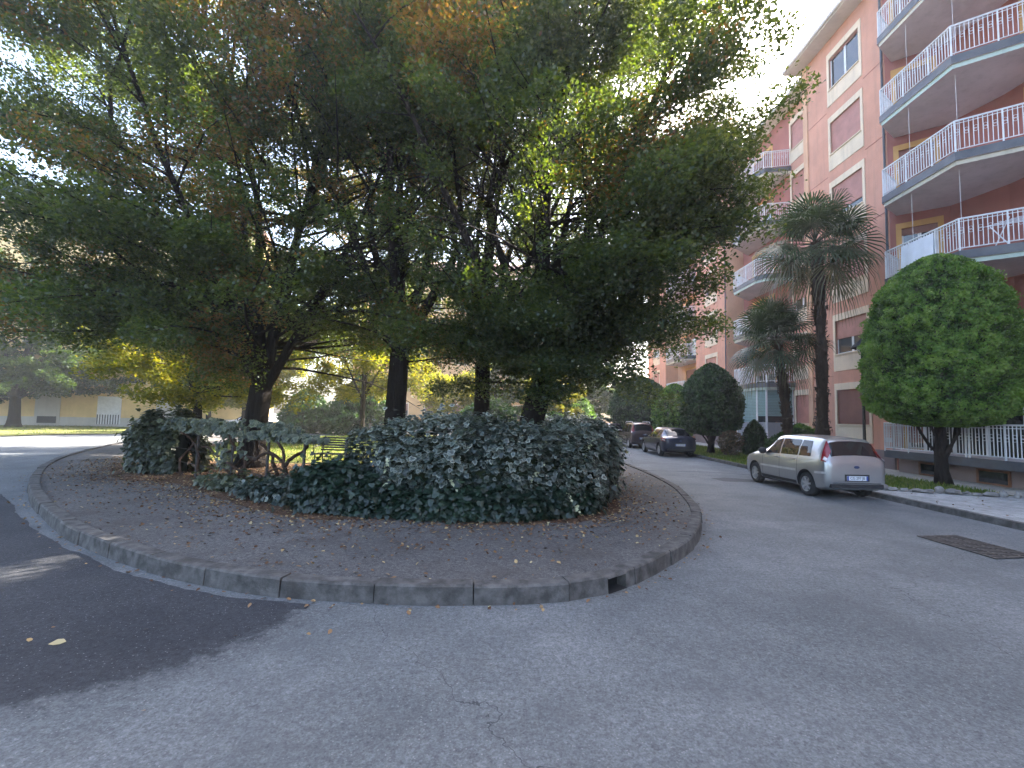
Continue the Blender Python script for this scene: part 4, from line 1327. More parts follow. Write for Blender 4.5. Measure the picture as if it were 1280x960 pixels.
def loaf(path, hts, half, n, rng, seed, lump=.14):
    """points and normals over a long rounded hedge"""
    pl = catmull(path, False, .1); pl = np.array(pl)
    s = np.concatenate([[0], np.cumsum(np.linalg.norm(np.diff(pl, axis=0), axis=1))])
    u = rng.uniform(-half * .8, s[-1] + half * .8, n)
    uc = np.clip(u, 0, s[-1])
    cx = np.interp(uc, s, pl[:, 0]); cy = np.interp(uc, s, pl[:, 1])
    t = np.gradient(pl, axis=0); t /= np.linalg.norm(t, axis=1, keepdims=True)
    tx = np.interp(uc, s, t[:, 0]); ty = np.interp(uc, s, t[:, 1])
    H = np.interp(uc / s[-1], [h[0] for h in hts], [h[1] for h in hts])
    over = (u - uc) / half                             # rounded ends
    sc = np.sqrt(np.clip(1 - over ** 2, 0.02, 1))
    a = rng.random(n) * (math.pi + 1.2) - .6           # round the section, with straight flanks
    ex = np.sign(np.cos(a)) * np.abs(np.cos(a)) ** .45; ez = np.abs(np.sin(a)) ** .45
    flank = (a < 0) | (a > math.pi)
    ez = np.where(flank, rng.random(n) * .75, ez); ex = np.where(flank, np.where(a < 0, 1, -1), ex)
    nx, ny = -ty, tx
    lat = ex * half * sc * (1 - .18 * np.clip(.35 - ez, 0, 1))
    fl = np.array([noise.noise(Vector((x * 1.1 + seed, y * 1.1, z * 1.6))) + .6 * noise.noise(Vector((x * 2.7, y * 2.7 + seed, z * 3.2))) for x, y, z in zip(cx + nx * lat, cy + ny * lat, ez * H)])
    lat = lat * (1 + lump * fl)
    lon = over * half * .95 * (np.abs(over) > 0)
    X = cx + nx * lat + tx * lon; Y = cy + ny * lat + ty * lon
    Z = ez * H * (.82 + .18 * sc) * (1 + lump * .55 * fl)
    N = np.stack([nx * ex * (1 - ez * .6) + tx * over, ny * ex * (1 - ez * .6) + ty * over, ez * .9 + .12], 1)
    return np.stack([X, Y, Z], 1), unit(N), fl, pl


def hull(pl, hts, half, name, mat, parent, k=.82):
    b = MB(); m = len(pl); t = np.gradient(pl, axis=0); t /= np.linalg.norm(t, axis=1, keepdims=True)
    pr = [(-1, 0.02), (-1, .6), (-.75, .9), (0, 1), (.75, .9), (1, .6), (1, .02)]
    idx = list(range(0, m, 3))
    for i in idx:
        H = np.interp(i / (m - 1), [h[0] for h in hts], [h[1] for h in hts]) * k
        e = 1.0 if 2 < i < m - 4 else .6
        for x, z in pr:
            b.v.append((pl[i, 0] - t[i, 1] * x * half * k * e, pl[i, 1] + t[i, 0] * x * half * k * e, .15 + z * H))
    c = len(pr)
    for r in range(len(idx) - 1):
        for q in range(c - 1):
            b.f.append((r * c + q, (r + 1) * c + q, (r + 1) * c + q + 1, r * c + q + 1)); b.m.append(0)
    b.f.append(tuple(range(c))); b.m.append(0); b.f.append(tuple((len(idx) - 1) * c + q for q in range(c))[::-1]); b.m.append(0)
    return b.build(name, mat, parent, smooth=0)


def ivy_mass(name, path, hts, half, n, label, cat, mat, seed, ls=(.07, .13), pale=.5, runners=0, lump=.14, shape=LEAF_IVY, group=None, kh=.82):
    rng = np.random.default_rng(seed)
    C, N, fl, pl = loaf(path, hts, half, n, rng, seed, lump)
    root = empty(name, (pl[len(pl) // 2][0], pl[len(pl) // 2][1], .17), label, cat, group)
    C[:, 2] += .17
    C += N * (rng.normal(0, .05, n) + np.where(rng.random(n) < .14, np.abs(rng.normal(0, .12, n)), 0))[:, None] + rng.normal(0, .02, C.shape)
    C[:, 2] = np.maximum(C[:, 2], .2)
    N2 = N + np.array([0, 0, .35]) + rng.normal(0, .42, N.shape)
    up = np.array([0, 0, -1.]) + N * .5 + rng.normal(0, .5, N.shape)
    zrel = C[:, 2] / 1.9
    pl_f = np.clip(pale * (.25 + 1.1 * np.clip(zrel - .25, 0, 1)) + .35 * fl + rng.normal(0, .22, n), 0, 1)
    leaves('foliage', C, N2, rng.uniform(ls[0], ls[1], n), mat, root, np.clip(.4 + .35 * fl + rng.normal(0, .25, n), 0, 1), shape, up=up, rng=rng, extra={'pale': pl_f})
    hull(pl, hts, half, 'dark_filler', M['core'], root, kh)  # dark hull added inside the leaves to block the view through
    if runners:
        RC = []; RN = []
        for k in range(runners):
            i = rng.integers(0, n)
            while C[i, 1] > 10.5 or N[i, 1] > .2 or C[i, 2] > 1.5 or C[i, 2] < .4: i = rng.integers(0, n)
            p = C[i].copy(); d = np.array([rng.choice([-1, 1]) * rng.uniform(.3, .8), -.05, -rng.uniform(.5, 1)]); d /= np.linalg.norm(d)
            L = rng.uniform(.18, .5); m = int(L / .022)
            for j in range(m):
                RC.append(p + N[i] * .07 + d * L * j / m + rng.normal(0, .012, 3) + np.array([0, 0, -.06 * (j / m) ** 2])); RN.append(N[i] + rng.normal(0, .5, 3))
        leaves('pale_runner', np.array(RC), np.array(RN), rng.uniform(.04, .075, len(RC)), M['runner'], root, None, LEAF_6, rng=rng)['kind'] = 'stuff'
    return root


ivy_mass('ivy_hedge', [(-2.35, 9.25), (-1.3, 8.95), (0, 8.95), (1.05, 9.55), (1.62, 11.0), (1.75, 14), (1.75, 19)],
         [(0, 1.44), (.05, 1.62), (.12, 1.68), (.19, 1.56), (.235, 1.36), (.29, 1.52), (.36, 1.63), (.5, 1.60), (.7, 1.5), (1, 1.5)], .80, 34000,
         'tall dense grey green ivy hedge with pale edged leaves facing the road', 'hedge', M['ivy'], 71, (.045, .125), .48, 22, lump=.22)
ivy_mass('ivy_skirt', [(-2.6, 8.35), (-1.2, 8.12), (.2, 8.2), (1.3, 8.9)], [(0, .45), (.3, .4), (.6, .45), (1, .35)], .33, 5200,
         'low dark green ivy spilling out along the foot of the dense hedge', 'ivy', M['ivydark'], 72, (.07, .13), .1)
ivy_mass('shrub', [(-3.45, 8.7), (-3.0, 8.55), (-2.6, 8.5)], [(0, .62), (.4, .82), (.7, .8), (1, .62)], .46, 4000,
         'low dark green large leaved mound at the open end of the hedge', 'shrub', M['ivydark'], 73, (.08, .13), .05)
ivy_mass('ivy_bush', [(-9.9, 13.4), (-9.55, 13.25), (-9.2, 13.1)], [(0, 1.3), (.4, 1.6), (.7, 1.55), (1, 1.35)], .68, 6500,
         'rounded olive ivy bush at the far end of the open fence', 'bush', M['ivyolive'], 74, (.09, .16), .35, lump=.3)
ivy_mass('ivy_clump', [(-6.9, 11.1), (-6.2, 10.6), (-5.6, 10.2)], [(0, .15), (.5, .30), (1, .22)], .3, 420,
         'low loose ivy clump at the foot of the twisted vine', 'ivy', M['ivyolive'], 75, (.08, .13), .4, lump=.4)
ivy_mass('ivy_clump', [(-5.1, 9.7), (-4.5, 9.3), (-4.1, 9.1)], [(0, .25), (.5, .42), (1, .45)], .34, 900,
         'grey green ivy clump between the dark mound and the twisted vine', 'ivy', M['ivy'], 76, (.08, .13), .4, lump=.4)

# the open part: iron fence overgrown by one old vine
fp = catmull([(-9.2, 12.9), (-7.6, 11.9), (-5.9, 10.8), (-4.4, 9.75), (-3.2, 9.2)], False, .1)
fe = empty('wire_fence', (fp[len(fp) // 2][0], fp[len(fp) // 2][1], .17), 'rusty post and wire fence overgrown with ivy on the island', 'fence')
idx = [0, 14, 30, 45, 58, len(fp) - 1]
for i in idx:
    b = MB(); b.tube([(fp[i][0], fp[i][1], .15), (fp[i][0] + .03, fp[i][1], 1.35)], .032, 6); b.build('post', M['rust'], fe)
for z in (.5, .85, 1.25):
    b = MB(); b.tube([(p[0], p[1], z + .02 * math.sin(i * .7)) for i, p in enumerate(fp[::3])], .007, 4); b.build('wire', M['rust'], fe)
rg = np.random.default_rng(81)
vi = empty('ivy_vine', (fp[25][0], fp[25][1], .17), 'old ivy vine with bare twisted stems and ragged leafy top on the open fence', 'ivy')
b = MB(); ends = []
for k, i in enumerate([8, 16, 24, 33, 38, 44, 52, 57]):
    p = Vector((fp[i][0], fp[i][1], .15)); d = Vector((rg.uniform(-.8, .8), rg.uniform(-.25, .2), 1.0))
    pts = [p]
    for j in range(9):
        d = (d + Vector((rg.normal(0, .55), rg.normal(0, .2), .25 + rg.normal(0, .25)))).normalized()
        pts.append(pts[-1] + d * .155)
    r = rg.uniform(.03, .055)
    b.tube(pts, [r * (1 - .05 * j) for j in range(10)], 6, cap=False); ends.append(pts)
for k in range(5):                                     # horizontal runners tying the stems together
    i = rg.integers(5, len(fp) - 22); z = rg.uniform(.35, 1.25)
    pts = [(fp[i + 2 * j][0], fp[i + 2 * j][1] + .04 * math.sin(j), z + .10 * math.sin(j * .9 + k)) for j in range(9)]
    b.tube(pts, rg.uniform(.02, .036), 5, cap=False)
b.build('stem', M['stem'], vi, smooth=0)
C = []; N = []
for q in range(1900):
    i = rg.uniform(0, len(fp) - 8); i0 = int(i); p = fp[i0]
    th = noise.noise(Vector((i * .11, 4.2, 0)))
    lo = 1.22 - .30 * max(0, noise.noise(Vector((i * .23, 9.1, 0))) + .15)
    z = rg.uniform(max(lo, 1.22), 1.56 + .16 * th - .30 * max(0, (i - 44) / 20))
    if noise.noise(Vector((i * .16, z * 3.0, 1.5))) < -.22: continue
    C.append((p[0] + rg.normal(0, .10), p[1] + rg.normal(0, .18), z + .08)); N.append((rg.normal(0, .5), -1 + rg.normal(0, .6), .5))
for (i, n_, zl, sd) in ((27, 110, .5, .07), (36, 18, .8, .05)):   # hanging strands
    for q in range(n_):
        p = fp[i]; C.append((p[0] + rg.normal(0, sd * 1.3), p[1] + rg.normal(0, .16), rg.uniform(zl, 1.4))); N.append((rg.normal(0, .5), -1 + rg.normal(0, .6), .4))
C = np.array(C); N = np.array(N)
leaves('foliage', C, N, rg.uniform(.075, .14, len(C)), M['ivyolive'], vi, None, LEAF_IVY, up=np.array([0, 0, -1.]) + rg.normal(0, .5, C.shape), rng=rg, extra={'pale': np.clip(rg.normal(.45, .3, len(C)), 0, 1)})


def slat_bench(loc, rz, L, label):
    r = empty('park_bench', loc, label, 'bench', rz=rz, local=True)
    b = MB()
    for k in range(5):
        y = -.02 + .088 * k
        b.box(-L / 2, L / 2, y, y + .055, .43, .455)
    b.build('seat', M['iron'], r)
    b = MB()
    for k in range(6):
        z = .52 + .075 * k; y = .43 + .022 * k
        b.box(-L / 2, L / 2, y, y + .022, z, z + .045)
    b.build('backrest', M['iron'], r)
    for s in (-1, 0, 1):
        x = s * (L / 2 - .06)
        b = MB(); b.tube([(x, -.02, 0), (x, .0, .42), (x, .42, .42), (x, .58, .97)], .022, 6); b.tube([(x, .42, .42), (x, .50, 0)], .022, 6); b.build('leg', M['iron'], r)
    for s in (-1, 1):
        x = s * (L / 2 - .02)
        b = MB(); b.tube([(x, .0, .42), (x, -.02, .64), (x, .2, .68), (x, .5, .66)], .018, 6); b.build('armrest', M['iron'], r)
    return r


slat_bench((-5.25, 14.6, .17), R(-8), 1.7, 'dark metal slat bench on the island lawn behind the ivy fence')
sb = empty('stone_bench', (-9.6, 35.6, .17), 'low broad grey bench at the back of the lawn below the conifer bush', 'bench', local=True)
b = MB(); b.box(-1.2, 1.2, 0, .5, .42, .5); b.build('seat', M['benchwood'], sb)
b = MB(); b.box(-1.2, 1.2, .5, .56, .55, .95); b.build('backrest', M['benchwood'], sb)
for x in (-1.0, 0, 1.0):
    b = MB(); b.box(x - .05, x + .05, .04, .47, 0, .418); b.box(x - .04, x + .04, .562, .6, 0, .9); b.build('leg', M['concrete'], sb)

# street lamp between the palms and the clipped tree
lp = empty('street_lamp', (12.62, 16.95, .12), 'thin brown street lamp with conical shade at the edge of the clipped tree', 'street lamp')
b = MB(); b.tube([(12.62, 16.95, .12), (12.62, 16.95, 1.1), (12.62, 16.95, 4.45)], [.062, .05, .04], 10); b.build('pole', M['rust'], lp, smooth=40)
b = MB(); b.lathe([(.03, 4.95), (.06, 4.93), (.34, 4.66), (.35, 4.62), (.33, 4.62)], 16, (12.62, 16.95, 0)); b.build('shade', M['iron'], lp, smooth=40)
b = MB(); b.lathe([(.05, 4.45), (.13, 4.5), (.17, 4.6), (.15, 4.72), (.01, 4.8)], 12, (12.62, 16.95, 0)); b.build('globe', M['lampwhite'], lp, smooth=60)
# ------------------------------------------------------------------ cars
def pchip(x, xs, ys):
    xs = np.array(xs, float); ys = np.array(ys, float)
    h = np.diff(xs); dl = np.diff(ys) / h
    m = np.zeros_like(ys); m[0], m[-1] = dl[0], dl[-1]
    for i in range(1, len(xs) - 1):
        m[i] = 0 if dl[i - 1] * dl[i] <= 0 else 2 * dl[i - 1] * dl[i] / (dl[i - 1] + dl[i])
    x = np.clip(x, xs[0], xs[-1]); i = np.clip(np.searchsorted(xs, x) - 1, 0, len(h) - 1)
    t = (x - xs[i]) / h[i]
    return (2 * t**3 - 3 * t**2 + 1) * ys[i] + (t**3 - 2 * t**2 + t) * h[i] * m[i] + (-2 * t**3 + 3 * t**2) * ys[i + 1] + (t**3 - t**2) * h[i] * m[i + 1]


MPV = dict(  # x, sill height, half width, belt height, top height, half roof width
    rows=[(-2.01, .42, .66, .80, .86, .52), (-1.99, .34, .76, .92, .98, .58), (-1.94, .27, .82, .97, 1.05, .62), (-1.86, .24, .84, .985, 1.22, .62), (-1.74, .22, .85, .99, 1.43, .615), (-1.6, .21, .855, .985, 1.475, .62),
          (-.9, .19, .86, .965, 1.505, .63), (-.2, .18, .86, .95, 1.51, .64), (.25, .18, .86, .94, 1.455, .625), (.62, .18, .86, .93, 1.24, .66), (.98, .18, .855, .92, 1.02, .72), (1.2, .19, .85, .90, .985, .72), (1.55, .2, .835, .84, .92, .68), (1.8, .22, .79, .76, .82, .6), (1.93, .26, .70, .66, .71, .5), (1.99, .32, .58, .58, .61, .4)],
    wheels=(1.24, -1.25), wr=.305, track=.735,
    side=[(.66, -.06), (-.12, -.88), (-.94, -1.42)], screen=(.95, .33), rear=(-1.775, -1.935), lamp=((-1.83, -1.965), (5.2, 8.7)), lean=.15, rub=True)
HATCH = dict(
    rows=[(-2.1, .42, .62, .78, .82, .5), (-2.07, .34, .74, .90, .95, .56), (-2.0, .27, .82, .95, 1.0, .60), (-1.86, .24, .86, .965, 1.06, .60), (-1.6, .22, .875, .96, 1.26, .57), (-1.3, .20, .88, .94, 1.40, .57), (-.8, .18, .885, .92, 1.46, .58), (-.2, .17, .885, .90, 1.47, .58), (.2, .17, .885, .89, 1.41, .57), (.65, .17, .88, .88, 1.18, .62), (1.02, .18, .875, .87, .98, .7), (1.3, .19, .87, .85, .93, .68), (1.7, .2, .84, .78, .84, .62), (1.95, .23, .77, .68, .73, .55), (2.08, .30, .62, .58, .61, .42)],
    wheels=(1.3, -1.34), wr=.32, track=.76,
    side=[(.62, -.12), (-.19, -1.0), (-1.06, -1.4)], screen=(.98, .28), rear=(-1.38, -1.86), lamp=((-1.72, -2.05), (4.6, 6.0)), rub=False)
SUV = dict(
    rows=[(-1.86, .5, .62, .86, .92, .5), (-1.84, .4, .72, .98, 1.04, .56), (-1.79, .33, .77, 1.02, 1.12, .58), (-1.74, .3, .785, 1.03, 1.34, .575), (-1.66, .28, .79, 1.03, 1.55, .575), (-1.5, .27, .795, 1.02, 1.6, .58), (-.7, .25, .8, 1.0, 1.64, .59), (-.1, .24, .8, .99, 1.63, .59), (.3, .24, .8, .98, 1.55, .58), (.62, .24, .8, .97, 1.30, .62), (.95, .24, .795, .96, 1.09, .66), (1.2, .25, .79, .95, 1.03, .66), (1.5, .27, .77, .88, .95, .6), (1.72, .3, .7, .74, .79, .5), (1.8, .36, .58, .64, .67, .4)],
    wheels=(1.12, -1.15), wr=.325, track=.69,
    side=[(.62, -.08), (-.14, -.85), (-.92, -1.38)], screen=(.9, .36), rear=(-1.685, -1.785), lamp=((-1.62, -1.80), (5.4, 8.3)), rub=False)


def narrow(spec, k):
    return dict(spec, rows=[(r[0], r[1], r[2] * k, r[3] * 1.02, r[4] * 1.02, r[5] * k) for r in spec['rows']], track=spec['track'] * k)


def make_car(spec, loc, rz, body, label, seed=0, plate=None, group='parked cars', glass=None):
    root = empty('parked_car', loc, label, 'car', group, rz=rz, local=True)
    rows = spec['rows']; xs = [r[0] for r in rows]
    par = [lambda x, k=k: pchip(np.atleast_1d(np.array(x, float)), xs, [r[k] for r in rows])[0] for k in range(1, 6)]

    def section(x):
        zb, w, be, tp, wr = [p(x) for p in par]
        h = be - zb; g = tp - be; kk = min(.10, g * .35); wr = min(wr, w * .96)
        return np.array([(0, zb), (w * .80, zb), (w * .95, zb + .06), (w * .992, zb + .28 * h), (w, zb + .58 * h), (w * .985, be - .07 * min(1, h / .4)), (w * .955, be),
                         ((w * .955 + wr) / 2 + .022 * min(1, g / .3), be + (g - kk) * .52), (wr + .012, tp - kk), (wr - .06, tp - .2 * kk), (wr * .5, tp + .012), (0, tp + .022)])

    def S(x, v, s=1):
        sec = section(x); i = min(int(v), 10); q = sec[i] * (1 - (v - i)) + sec[i + 1] * (v - i)
        return np.array((x, s * q[0], q[1]))

    def nrm(x, v, s):
        a = S(x + .01, v, s) - S(x - .01, v, s); c = S(x, min(v + .05, 11), s) - S(x, max(v - .05, 0), s)
        n = np.cross(a, c)
        if v > 10.9: n[1] = 0
        n /= np.linalg.norm(n) + 1e-9
        return n if n[1] * s >= -1e-6 or True else -n

    def panel(b, x0, x1, v0, v1, s, k=.007, nu=6, nv=5, m=0, taper=None):
        """a panel that follows the body skin, k proud of it"""
        g = []
        for i in range(nu + 1):
            row = []
            for j in range(nv + 1):
                x = x0 + (x1 - x0) * i / nu
                v = v0 + (v1 - v0) * j / nv
                if taper: x, v = taper(x, v, i / nu, j / nv)
                n = nrm(x, v, s)
                cpt = np.array((x - (0), 0, .7)); p = S(x, v, s)
                if np.dot(n, p - np.array((p[0] * .85, 0, .75))) < 0: n = -n
                row.append(p + n * k)
            g.append(row)
        for i in range(nu):
            for j in range(nv):
                q4 = [g[i][j], g[i + 1][j], g[i + 1][j + 1], g[i][j + 1]]
                b.poly(q4 if (s > 0) == (x1 > x0) else q4[::-1], m)

    # body skin
    st = np.unique(np.concatenate([np.linspace(xs[0], xs[-1], 46), xs]))
    b = MB(); full = []
    for x in st:
        sec = section(x)
        ring = [(x, p[0], p[1]) for p in sec] + [(x, -p[0], p[1]) for p in sec[-2:0:-1]]
        full.append(ring)
    n = len(full[0])
    for r in full: b.v.extend(r)
    for i in range(len(full) - 1):
        for k in range(n):
            k2 = (k + 1) % n
            b.f.append((i * n + k, i * n + k2, (i + 1) * n + k2, (i + 1) * n + k)); b.m.append(0)
    b.f.append(tuple(range(n))[::-1]); b.m.append(0)
    e = (len(full) - 1) * n
    b.f.append(tuple(e + k for k in range(n))); b.m.append(0)
    tmp = b.build('body_raw', [body, M['plastic']])
    wr = spec['wr']; cut = MB()
    for wx in spec['wheels']:
        for s in (-1, 1):
            m = 24; pr = [(wx + (wr + .055) * math.cos(2 * math.pi * k / m), (wr + .02) + (wr + .055) * math.sin(2 * math.pi * k / m)) for k in range(m)]
            y0, y1 = sorted((s * (spec['track'] - .2), s * 1.2))
            i0 = len(cut.v)
            cut.v.extend((x, y0, z) for x, z in pr); cut.v.extend((x, y1, z) for x, z in pr)
            for k in range(m):
                k2 = (k + 1) % m
                cut.f.append((i0 + k, i0 + m + k, i0 + m + k2, i0 + k2)); cut.m.append(1)
            cut.f.append(tuple(i0 + k for k in range(m))); cut.m.append(1)
            cut.f.append(tuple(i0 + m + k for k in range(m))[::-1]); cut.m.append(1)
    co = cut.build('cutter_raw', [body, M['plastic']])
    bm_ = tmp.modifiers.new('arches', 'BOOLEAN'); bm_.operation = 'DIFFERENCE'; bm_.object = co; bm_.solver = 'EXACT'
    bpy.context.view_layer.update()
    dg = bpy.context.evaluated_depsgraph_get()
    me = bpy.data.meshes.new_from_object(tmp.evaluated_get(dg)); me.name = 'body'
    bpy.data.objects.remove(tmp); bpy.data.objects.remove(co)
    me.polygons.foreach_set('use_smooth', [True] * len(me.polygons)); me.set_sharp_from_angle(angle=R(34)); me.update()
    link_mesh('body', me, root)

    gl = glass or M['carglass']
    b = MB()
    for s in (-1, 1): panel(b, *spec['screen'], 7.9, 11, s, nu=6, nv=6)
    b.build('windscreen', gl, root, smooth=0, weld=True)
    b = MB()
    for s in (-1, 1): panel(b, *spec['rear'], 8.15, 11, s, nu=5, nv=6)
    b.build('rear_window', gl, root, smooth=0, weld=True)
    for s in (-1, 1):
        for k, (a, c) in enumerate(spec['side']):
            b = MB()
            tp_ = (lambda x, v, i, j: (x, v if j < .5 else v)) 
            def tpr(x, v, i, j, k=k):
                if k == 0: return x - .30 * j * (1 - i), v      # raked front edge
                if k == 2: return x + .10 * j * i, v
                return x, v
            panel(b, a, c, 6.12, 7.95, s, nu=6, nv=5, taper=tpr)
            b.build('side_window', gl, root, smooth=0)
    # lamps, lower cladding, side strip
    for s in (-1, 1):
        b = MB(); (x0, x1), (v0, v1) = spec['lamp']
        ln = spec.get('lean', 0)
        tl = lambda x, v, i, j: (x + ln * max(0, j - .25) * 1.1 * (1 - .25 * i), v)
        panel(b, x0, x1, v0, v1, s, .012, 5, 8, taper=tl)
        o = b.build('tail_lamp', M['lampred'], root, smooth=40)
        b = MB(); panel(b, x0 + (x1 - x0) * .45, x1, v0 + (v1 - v0) * .12, v0 + (v1 - v0) * .42, s, .017, 4, 3, taper=lambda x, v, i, j: tl(x, v, .5, .12 + .3 * j))
        b.build('lens', M['lampwhite'], o, smooth=40)
        b = MB(); panel(b, rows[-1][0] - .06, rows[-1][0] - .38, 4.6, 6.1, s, .010, 4, 3); b.build('headlight', M['lampwhite'], root, smooth=40)
        b = MB(); panel(b, spec['wheels'][0] - wr - .09, spec['wheels'][1] + wr + .09, 1.2, 2.6, s, .010, 8, 3); b.build('sill', M['plastic'], root, smooth=40)
        if spec['rub']:
            b = MB(); panel(b, spec['wheels'][0] - wr - .07, spec['wheels'][1] + wr + .07, 3.78, 4.02, s, .018, 8, 2); b.build('rub_strip', M['trim'], root); b = MB(); panel(b, spec['wheels'][1] - wr - .07, -1.97, 3.78, 4.02, s, .016, 4, 2); b.build('rub_strip', M['trim'], root)
        hx = (spec['side'][0][1] + .10, spec['side'][1][1] + .12)
        for h in hx:
            b = MB(); p = S(h, 5.0, s); b.box(h - .09, h + .09, min(p[1], p[1] + s * .035), max(p[1], p[1] + s * .035), p[2] - .015, p[2] + .018); b.build('handle', body, root)
        p = S(spec['side'][0][0] - .02, 6.1, s)
        b = MB(); b.lathe([(.01, -.11), (.07, -.10), (.095, -.03), (.09, .05), (.05, .10), (.01, .11)], 12, (p[0] + .02, p[1] + s * .10, p[2] + .07), 'y')
        b.v = [(p[0] + .02 + (x - p[0] - .02) * .65, y, z) for x, y, z in b.v]
        b.build('mirror', M['plastic'] if spec['rub'] else body, root, smooth=50)
        # door gaps
        b = MB()
        for gx in (spec['side'][0][1] - .03, spec['side'][0][0] + .12, spec['side'][1][1] - .02):
            panel(b, gx + .006, gx - .006, 2.2, 5.95, s, .0035, 1, 8)
        b.build('door_gap', M['plastic'], root)
    # rear: bumper, plate, badge, wiper
    xr = rows[0][0]
    zb, w, be, tp, wrf = [p(xr + .02) for p in par]
    b = MB()
    b.box(xr - .012, xr + .05, -w * .93, w * .93, zb - .03, zb + .06); b.build('bumper', M['plastic'], root)
    zp = zb + (.155 if spec['rub'] else .2)
    b = MB(); b.box(xr - .016, xr, -.30, .30, zp - .02, zp + .145); pr = b.build('plate_recess', M['plastic'], root)
    b = MB(); b.box(xr - .022, xr - .0165, -.26, .26, zp, zp + .11); pl = b.build('number_plate', M['plate'], root)
    b = MB(); b.box(xr - .0245, xr - .0225, .218, .258, zp + .002, zp + .108); b.box(xr - .0245, xr - .0225, -.258, -.218, zp + .002, zp + .108); b.build('plate_band', M['plateblue'], pl)
    if plate:
        cu = bpy.data.curves.new('plate_text', 'FONT'); cu.body = plate; cu.size = .098; cu.extrude = .001; cu.align_x = 'CENTER'; cu.align_y = 'CENTER'
        to = bpy.data.objects.new('text_raw', cu); COL.objects.link(to)
        bpy.context.view_layer.update()
        tm = bpy.data.meshes.new_from_object(to.evaluated_get(bpy.context.evaluated_depsgraph_get())); tm.name = 'plate_text'
        bpy.data.objects.remove(to)
        tm.materials.clear(); tm.materials.append(M['ink'])
        tm.transform(Matrix.Translation((xr - .0245, 0, zp + .056)) @ Matrix.Rotation(R(-90), 4, 'Z') @ Matrix.Rotation(R(90), 4, 'X') @ Matrix.Diagonal((.86, 1, 1, 1)))
        link_mesh('plate_text', tm, pl)
    b = MB(); b.box(xr - .003, xr + .01, -w * .84, w * .84, zp - .075, zp - .062); b.build('tailgate_gap', M['plastic'], root)
    zc = (zp + .145 + be) / 2 + .03
    b = MB(); b.lathe([(.001, -.014), (.055, -.012), (.06, 0)], 18, (xr - .004, 0, min(zc, tp - .06)), 'x')
    b.v = [(x, y * 1.15, zc + (z - zc) * .62) for x, y, z in b.v]
    b.build('badge', M['badge'], root)
    # wheels
    for wx in spec['wheels']:
        for s in (-1, 1):
            c = (wx, s * spec['track'], wr)
            b = MB(); hw = .10
            b.lathe([(wr * .64, -hw), (wr * .9, -hw), (wr * .985, -hw * .75), (wr, -hw * .4), (wr, hw * .4), (wr * .985, hw * .75), (wr * .9, hw), (wr * .64, hw)], 28, c, 'y')
            t = b.build('wheel', M['rubber'], root, smooth=40)
            b = MB(); ro = wr * .655
            yo = s * .088
            b.lathe([(ro, s * .095), (ro * .93, s * .090), (ro * .90, s * .05), (ro * .88, -s * .02)], 28, c, 'y')
            for k in range(7):
                a = 2 * math.pi * k / 7 + .3
                q = []
                for (r_, dw) in ((.045, .022), (ro * .93, .027)):
                    for sg in (-1, 1):
                        q.append((c[0] + r_ * math.cos(a) - sg * dw * math.sin(a), c[2] + r_ * math.sin(a) + sg * dw * math.cos(a)))
                ya, yb_ = sorted((c[1] + s * .055, c[1] + s * .088))
                b.hexa([(q[0][0], ya, q[0][1]), (q[2][0], ya, q[2][1]), (q[3][0], ya, q[3][1]), (q[1][0], ya, q[1][1]), (q[0][0], yb_, q[0][1]), (q[2][0], yb_, q[2][1]), (q[3][0], yb_, q[3][1]), (q[1][0], yb_, q[1][1])])
            b.lathe([(.06, s * .06), (.06, s * .09), (.04, s * .096), (.001, s * .097)], 14, c, 'y')
            b.build('rim', M['alloy'], t, smooth=35)
            b = MB(); b.lathe([(ro, s * .0), (.001, s * .0)], 20, c, 'y'); b.build('brake_disc', M['plastic'], t)
    return root


M['trim'] = plain('trim_silver', (.6, .6, .6), .3, .5)
silver = paint('silver_paint', (.34, .345, .35), .7)
make_car(narrow(MPV, .93), (8.47, 13.72, 0), R(91), silver, 'silver small people carrier parked at the kerb with vertical red lamps', plate='CG 297 JB')
make_car(HATCH, (8.50, 26.0, 0), R(91), paint('dark_blue_paint', (.018, .022, .045), .5), 'dark blue hatchback parked in front of the taller car', plate='DE 814 KR')
make_car(SUV, (8.35, 32.0, 0), R(92), paint('black_red_paint', (.035, .014, .018), .4), 'tall dark maroon car with roof rails and red lamps', plate='DX 402 LM')
b = MB()
rails = [o for o in COL.objects if o.name.startswith('parked_car')][2]
for s in (-1, 1): b.tube([(-1.4, s * .56, 1.60), (-1.3, s * .56, 1.69), (.1, s * .56, 1.69), (.25, s * .56, 1.60)], .018, 6)
b.build('roof_rail', M['alloy'], rails, smooth=40)
make_car(HATCH, (8.25, 39.5, 0), R(91), paint('navy_paint', (.02, .03, .07), .5), 'dark navy car furthest along the kerb, half hidden by the hedge')
wp = paint('white_paint', (.72, .72, .72), 0)
make_car(HATCH, (-20.0, 43.0, 0), R(215), wp, 'white car parked beside the dark bush beyond the lawn', group='white cars beyond the lawn')
make_car(MPV, (-5.2, 46.5, 0), R(180), wp, 'white car seen side on just above the ivy hedge', group='white cars beyond the lawn')
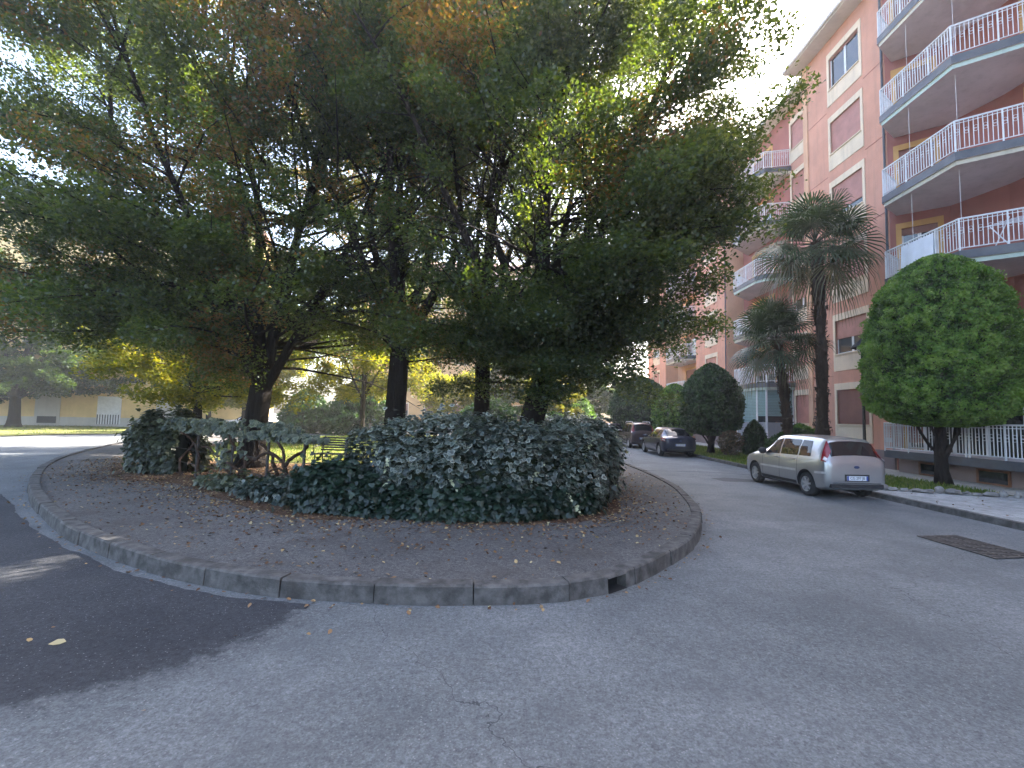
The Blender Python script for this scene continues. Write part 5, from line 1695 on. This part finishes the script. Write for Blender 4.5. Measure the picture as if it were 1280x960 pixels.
make_car(MPV, (-25.3, 45.5, 0), R(200), paint('pale_grey_paint', (.5, .5, .5), .5), 'pale grey car parked behind the yellowing tree by the block', group='white cars beyond the lawn')
# ------------------------------------------------------------------ light
HAZE = .0013
EL, AZ = R(40), R(52)                                   # azimuth from +Y towards +X
w = bpy.data.worlds.new('World'); SC.world = w; w.use_nodes = True
nt = w.node_tree
bg = nt.nodes['Background']
sky = nt.nodes.new('ShaderNodeTexSky'); sky.sky_type = 'NISHITA'; sky.sun_disc = False
sky.sun_elevation = EL; sky.sun_rotation = AZ; sky.air_density = 1.0; sky.dust_density = 5.0; sky.ozone_density = 1.0
nt.links.new(sky.outputs[0], bg.inputs[0]); bg.inputs[1].default_value = .15
sl = bpy.data.lights.new('sun', 'SUN'); sl.energy = 4.5; sl.angle = R(.5); sl.color = (1, .93, .82)
so = bpy.data.objects.new('sun', sl); COL.objects.link(so)
v = Vector((math.sin(AZ) * math.cos(EL), math.cos(AZ) * math.cos(EL), math.sin(EL)))
so.rotation_euler = v.to_track_quat('Z', 'Y').to_euler()
so.location = v * 60
SC.view_settings.view_transform = 'Standard'; SC.view_settings.look = 'None'
SC.view_settings.exposure = 2.95; SC.view_settings.gamma = 1
SC.view_settings.use_curve_mapping = False
SC.render.engine = 'CYCLES'
SC.cycles.use_denoising = True
SC.cycles.max_bounces = 8; SC.cycles.diffuse_bounces = 4; SC.cycles.glossy_bounces = 3; SC.cycles.transmission_bounces = 4
SC.cycles.use_adaptive_sampling = True; SC.cycles.adaptive_threshold = .02
# thin volume added for its glow and lifted blacks, in place of lens glare
hz, hnt, hout = new_mat('haze_air')
pv = nd(hnt, 'ShaderNodeVolumePrincipled'); pv.inputs['Color'].default_value = (.95, .96, 1, 1); pv.inputs['Density'].default_value = HAZE; pv.inputs['Anisotropy'].default_value = .55
hnt.links.new(pv.outputs[0], hout.inputs['Volume'])
b = MB(); b.box(-100, 60, -30, 110, -1, 26)
o = b.build('haze', hz); o['kind'] = 'stuff'
SC.cycles.volume_bounces = 1
print('LEAVES', tot, 'OBJ', len(COL.objects))
